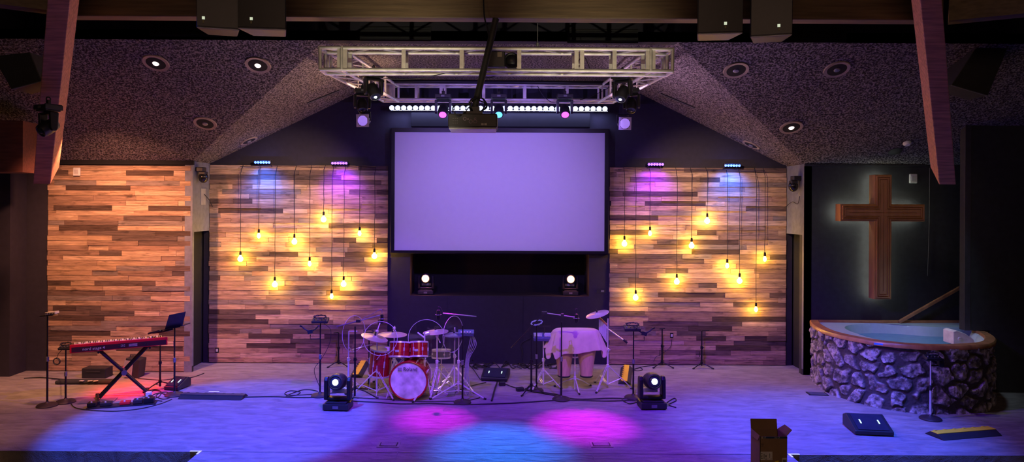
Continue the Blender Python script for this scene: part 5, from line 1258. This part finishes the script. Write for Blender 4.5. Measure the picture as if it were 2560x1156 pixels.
# ------------------------------------------------------------------ cardboard box at the front
BD = 6.2; bz = W(1933, 1092, BD).z; bx0, bx1 = W(1900, 1120, BD).x, W(1968, 1120, BD).x; bw = bx1-bx0
t = thing('cardboard_box', 'tall open cardboard box standing at the front right of the stage', 'box', ((bx0+bx1)/2, BD, 0))
m = MB(); th = .004; dp = .22
m.span((bx0, BD, 0), (bx1, BD+th, bz)); m.span((bx0, BD+dp, 0), (bx1, BD+dp+th, bz)); m.span((bx0, BD, 0), (bx0+th, BD+dp, bz)); m.span((bx1-th, BD, 0), (bx1, BD+dp, bz)); m.span((bx0, BD, 0), (bx1, BD+dp, th)); m.build('carton', M_card, t)
m = MB(); m.prism([(bx0, BD+dp, bz), (bx1, BD+dp, bz), (bx1, BD+dp+.015, bz+.085), (bx0, BD+dp+.015, bz+.085)], (0, th, 0)); m.build('rear_flap', M_card, t)
m = MB(); m.prism([(bx1, BD+.01, bz), (bx1, BD+dp-.01, bz), (bx1+.055, BD+dp-.03, bz+.045), (bx1+.055, BD+.03, bz+.045)], (0, 0, th)); m.build('side_flap', M_card, t)
m = MB(); m.prism([(bx0, BD+.01, bz), (bx0, BD+dp-.01, bz), (bx0-.012, BD+dp-.03, bz-.05), (bx0-.012, BD+.03, bz-.05)], (0, 0, th)); m.build('side_flap', M_card, t)
m = MB(); m.span((bx0+.03, BD-.0015, bz-.018), (bx1, BD-.0005, bz-.002)); m.build('navy_band', M_navy, t)
text('16-17', 'lettering', .022, M_paper, t, Vector((bx0+.004, BD-.003, bz-.018)), RX, .0005, .95); text('16-17', 'lettering', .022, M_paper, t, Vector((bx0+.125, BD-.003, bz-.018)), RX, .0005, .95)
m = MB(); m.span((bx0+.004, BD-.0015, bz-.21), (bx0+.11, BD-.0005, bz-.135)); lb = m.build('shipping_label', M_paper, t)
m = MB()
for k, (u, v, w, h) in enumerate(((.01, .015, .012, .006), (.01, .028, .014, .005), (.01, .042, .012, .006), (.01, .056, .014, .006), (.034, .02, .005, .045), (.05, .03, .008, .02), (.045, .062, .02, .006), (.085, .015, .004, .04), (.098, .06, .004, .01))):
    m.span((bx0+.004+u-.005, BD-.002, bz-.135-v-h), (bx0+.004+u+w-.005, BD-.0016, bz-.135-v))
m.build('printed_marks', M_ink, lb)
m = MB(); m.span((bx0+.014, BD-.0015, bz-.078), (bx0+.018, BD-.0005, bz-.062)); m.span((bx0+.023, BD-.0015, bz-.078), (bx0+.027, BD-.0005, bz-.062)); m.span((bx0+.012, BD-.0015, bz-.088), (bx0+.029, BD-.0005, bz-.085)); m.build('arrow_marks', M_ink, t)
m = MB(); m.span((bx1-.045, BD-.0015, bz-.28), (bx1-.004, BD-.0005, bz-.19)); m.build('small_label', M_paper, t); m = MB(); m.span((bx1-.038, BD-.0022, bz-.27), (bx1-.010, BD-.0016, bz-.205)); m.build('label_print', M_grey, t)
m = MB(); m.prism([(bx0+.13, BD-.0015, bz-.26), (bx0+.165, BD-.0015, bz-.26), (bx0+.165, BD-.0015, bz-.212), (bx0+.13, BD-.0015, bz-.222)], (0, .001, 0)); m.build('yellow_sticker', M_yellow, t)

# ------------------------------------------------------------------ groups of repeated things
GROUPS = {'hanging_bulb': 'hanging bulbs in front of the plank walls', 'recessed_downlight': 'round downlights in the ceiling', 'loudspeaker': 'loudspeakers hung on the timber beam',
          'wall_loudspeaker': 'angled loudspeakers at the side walls', 'header_vent': 'slot vents in the header wall', 'air_slot': 'linear air slots in the ceiling slopes',
          'wash_lamp': 'coloured wash lamps on top of the planks', 'niche_lamp': 'glowing lamps in the niche', 'par_can': 'par cans below the truss', 'moving_head_light': 'moving head lights',
          'pallet_wood_panelling': 'reclaimed plank panels on the back walls', 'timber_post': 'sloping timber posts', 'timber_beam': 'timber beams', 'floor_pocket': 'floor pockets in the stage',
          'edge_tape': 'glow tape corners on the stage step', 'cable_ramp': 'cable ramps on the stage', 'floor_monitor': 'wedge monitors on the stage', 'cymbal': 'cymbals', 'hi_hat_cymbal': 'hi-hat cymbals',
          'rack_tom': 'rack toms over the bass drum', 'acrylic_shield': 'clear acrylic discs around the drum kit', 'conga_drum': 'pair of congas under the cloth', 'cymbal_stand': 'chrome cymbal stands',
          'tripod_stand': 'tripod stands on the stage', 'microphone_stand': 'round-base stands on the stage', 'boom_stand': 'boom microphone stands', 'condenser_microphone': 'microphones on booms',
          'dome_camera': 'dome cameras above the doorways', 'wireless_receiver': 'small white wall boxes', 'wall_socket': 'socket plates on the planks', 'junction_box': 'small black boxes on the carpet'}
for o in COL.objects:
    k = o.name.split('.')[0]
    if o.parent is None and 'category' in o and 'group' not in o and k in GROUPS: o['group'] = GROUPS[k]
for o in COL.objects:                                         # the grey plate on the wall is not one of the black boxes
    if o.get('group') == GROUPS['junction_box'] and 'wall plate' in o.get('category', ''): del o['group']
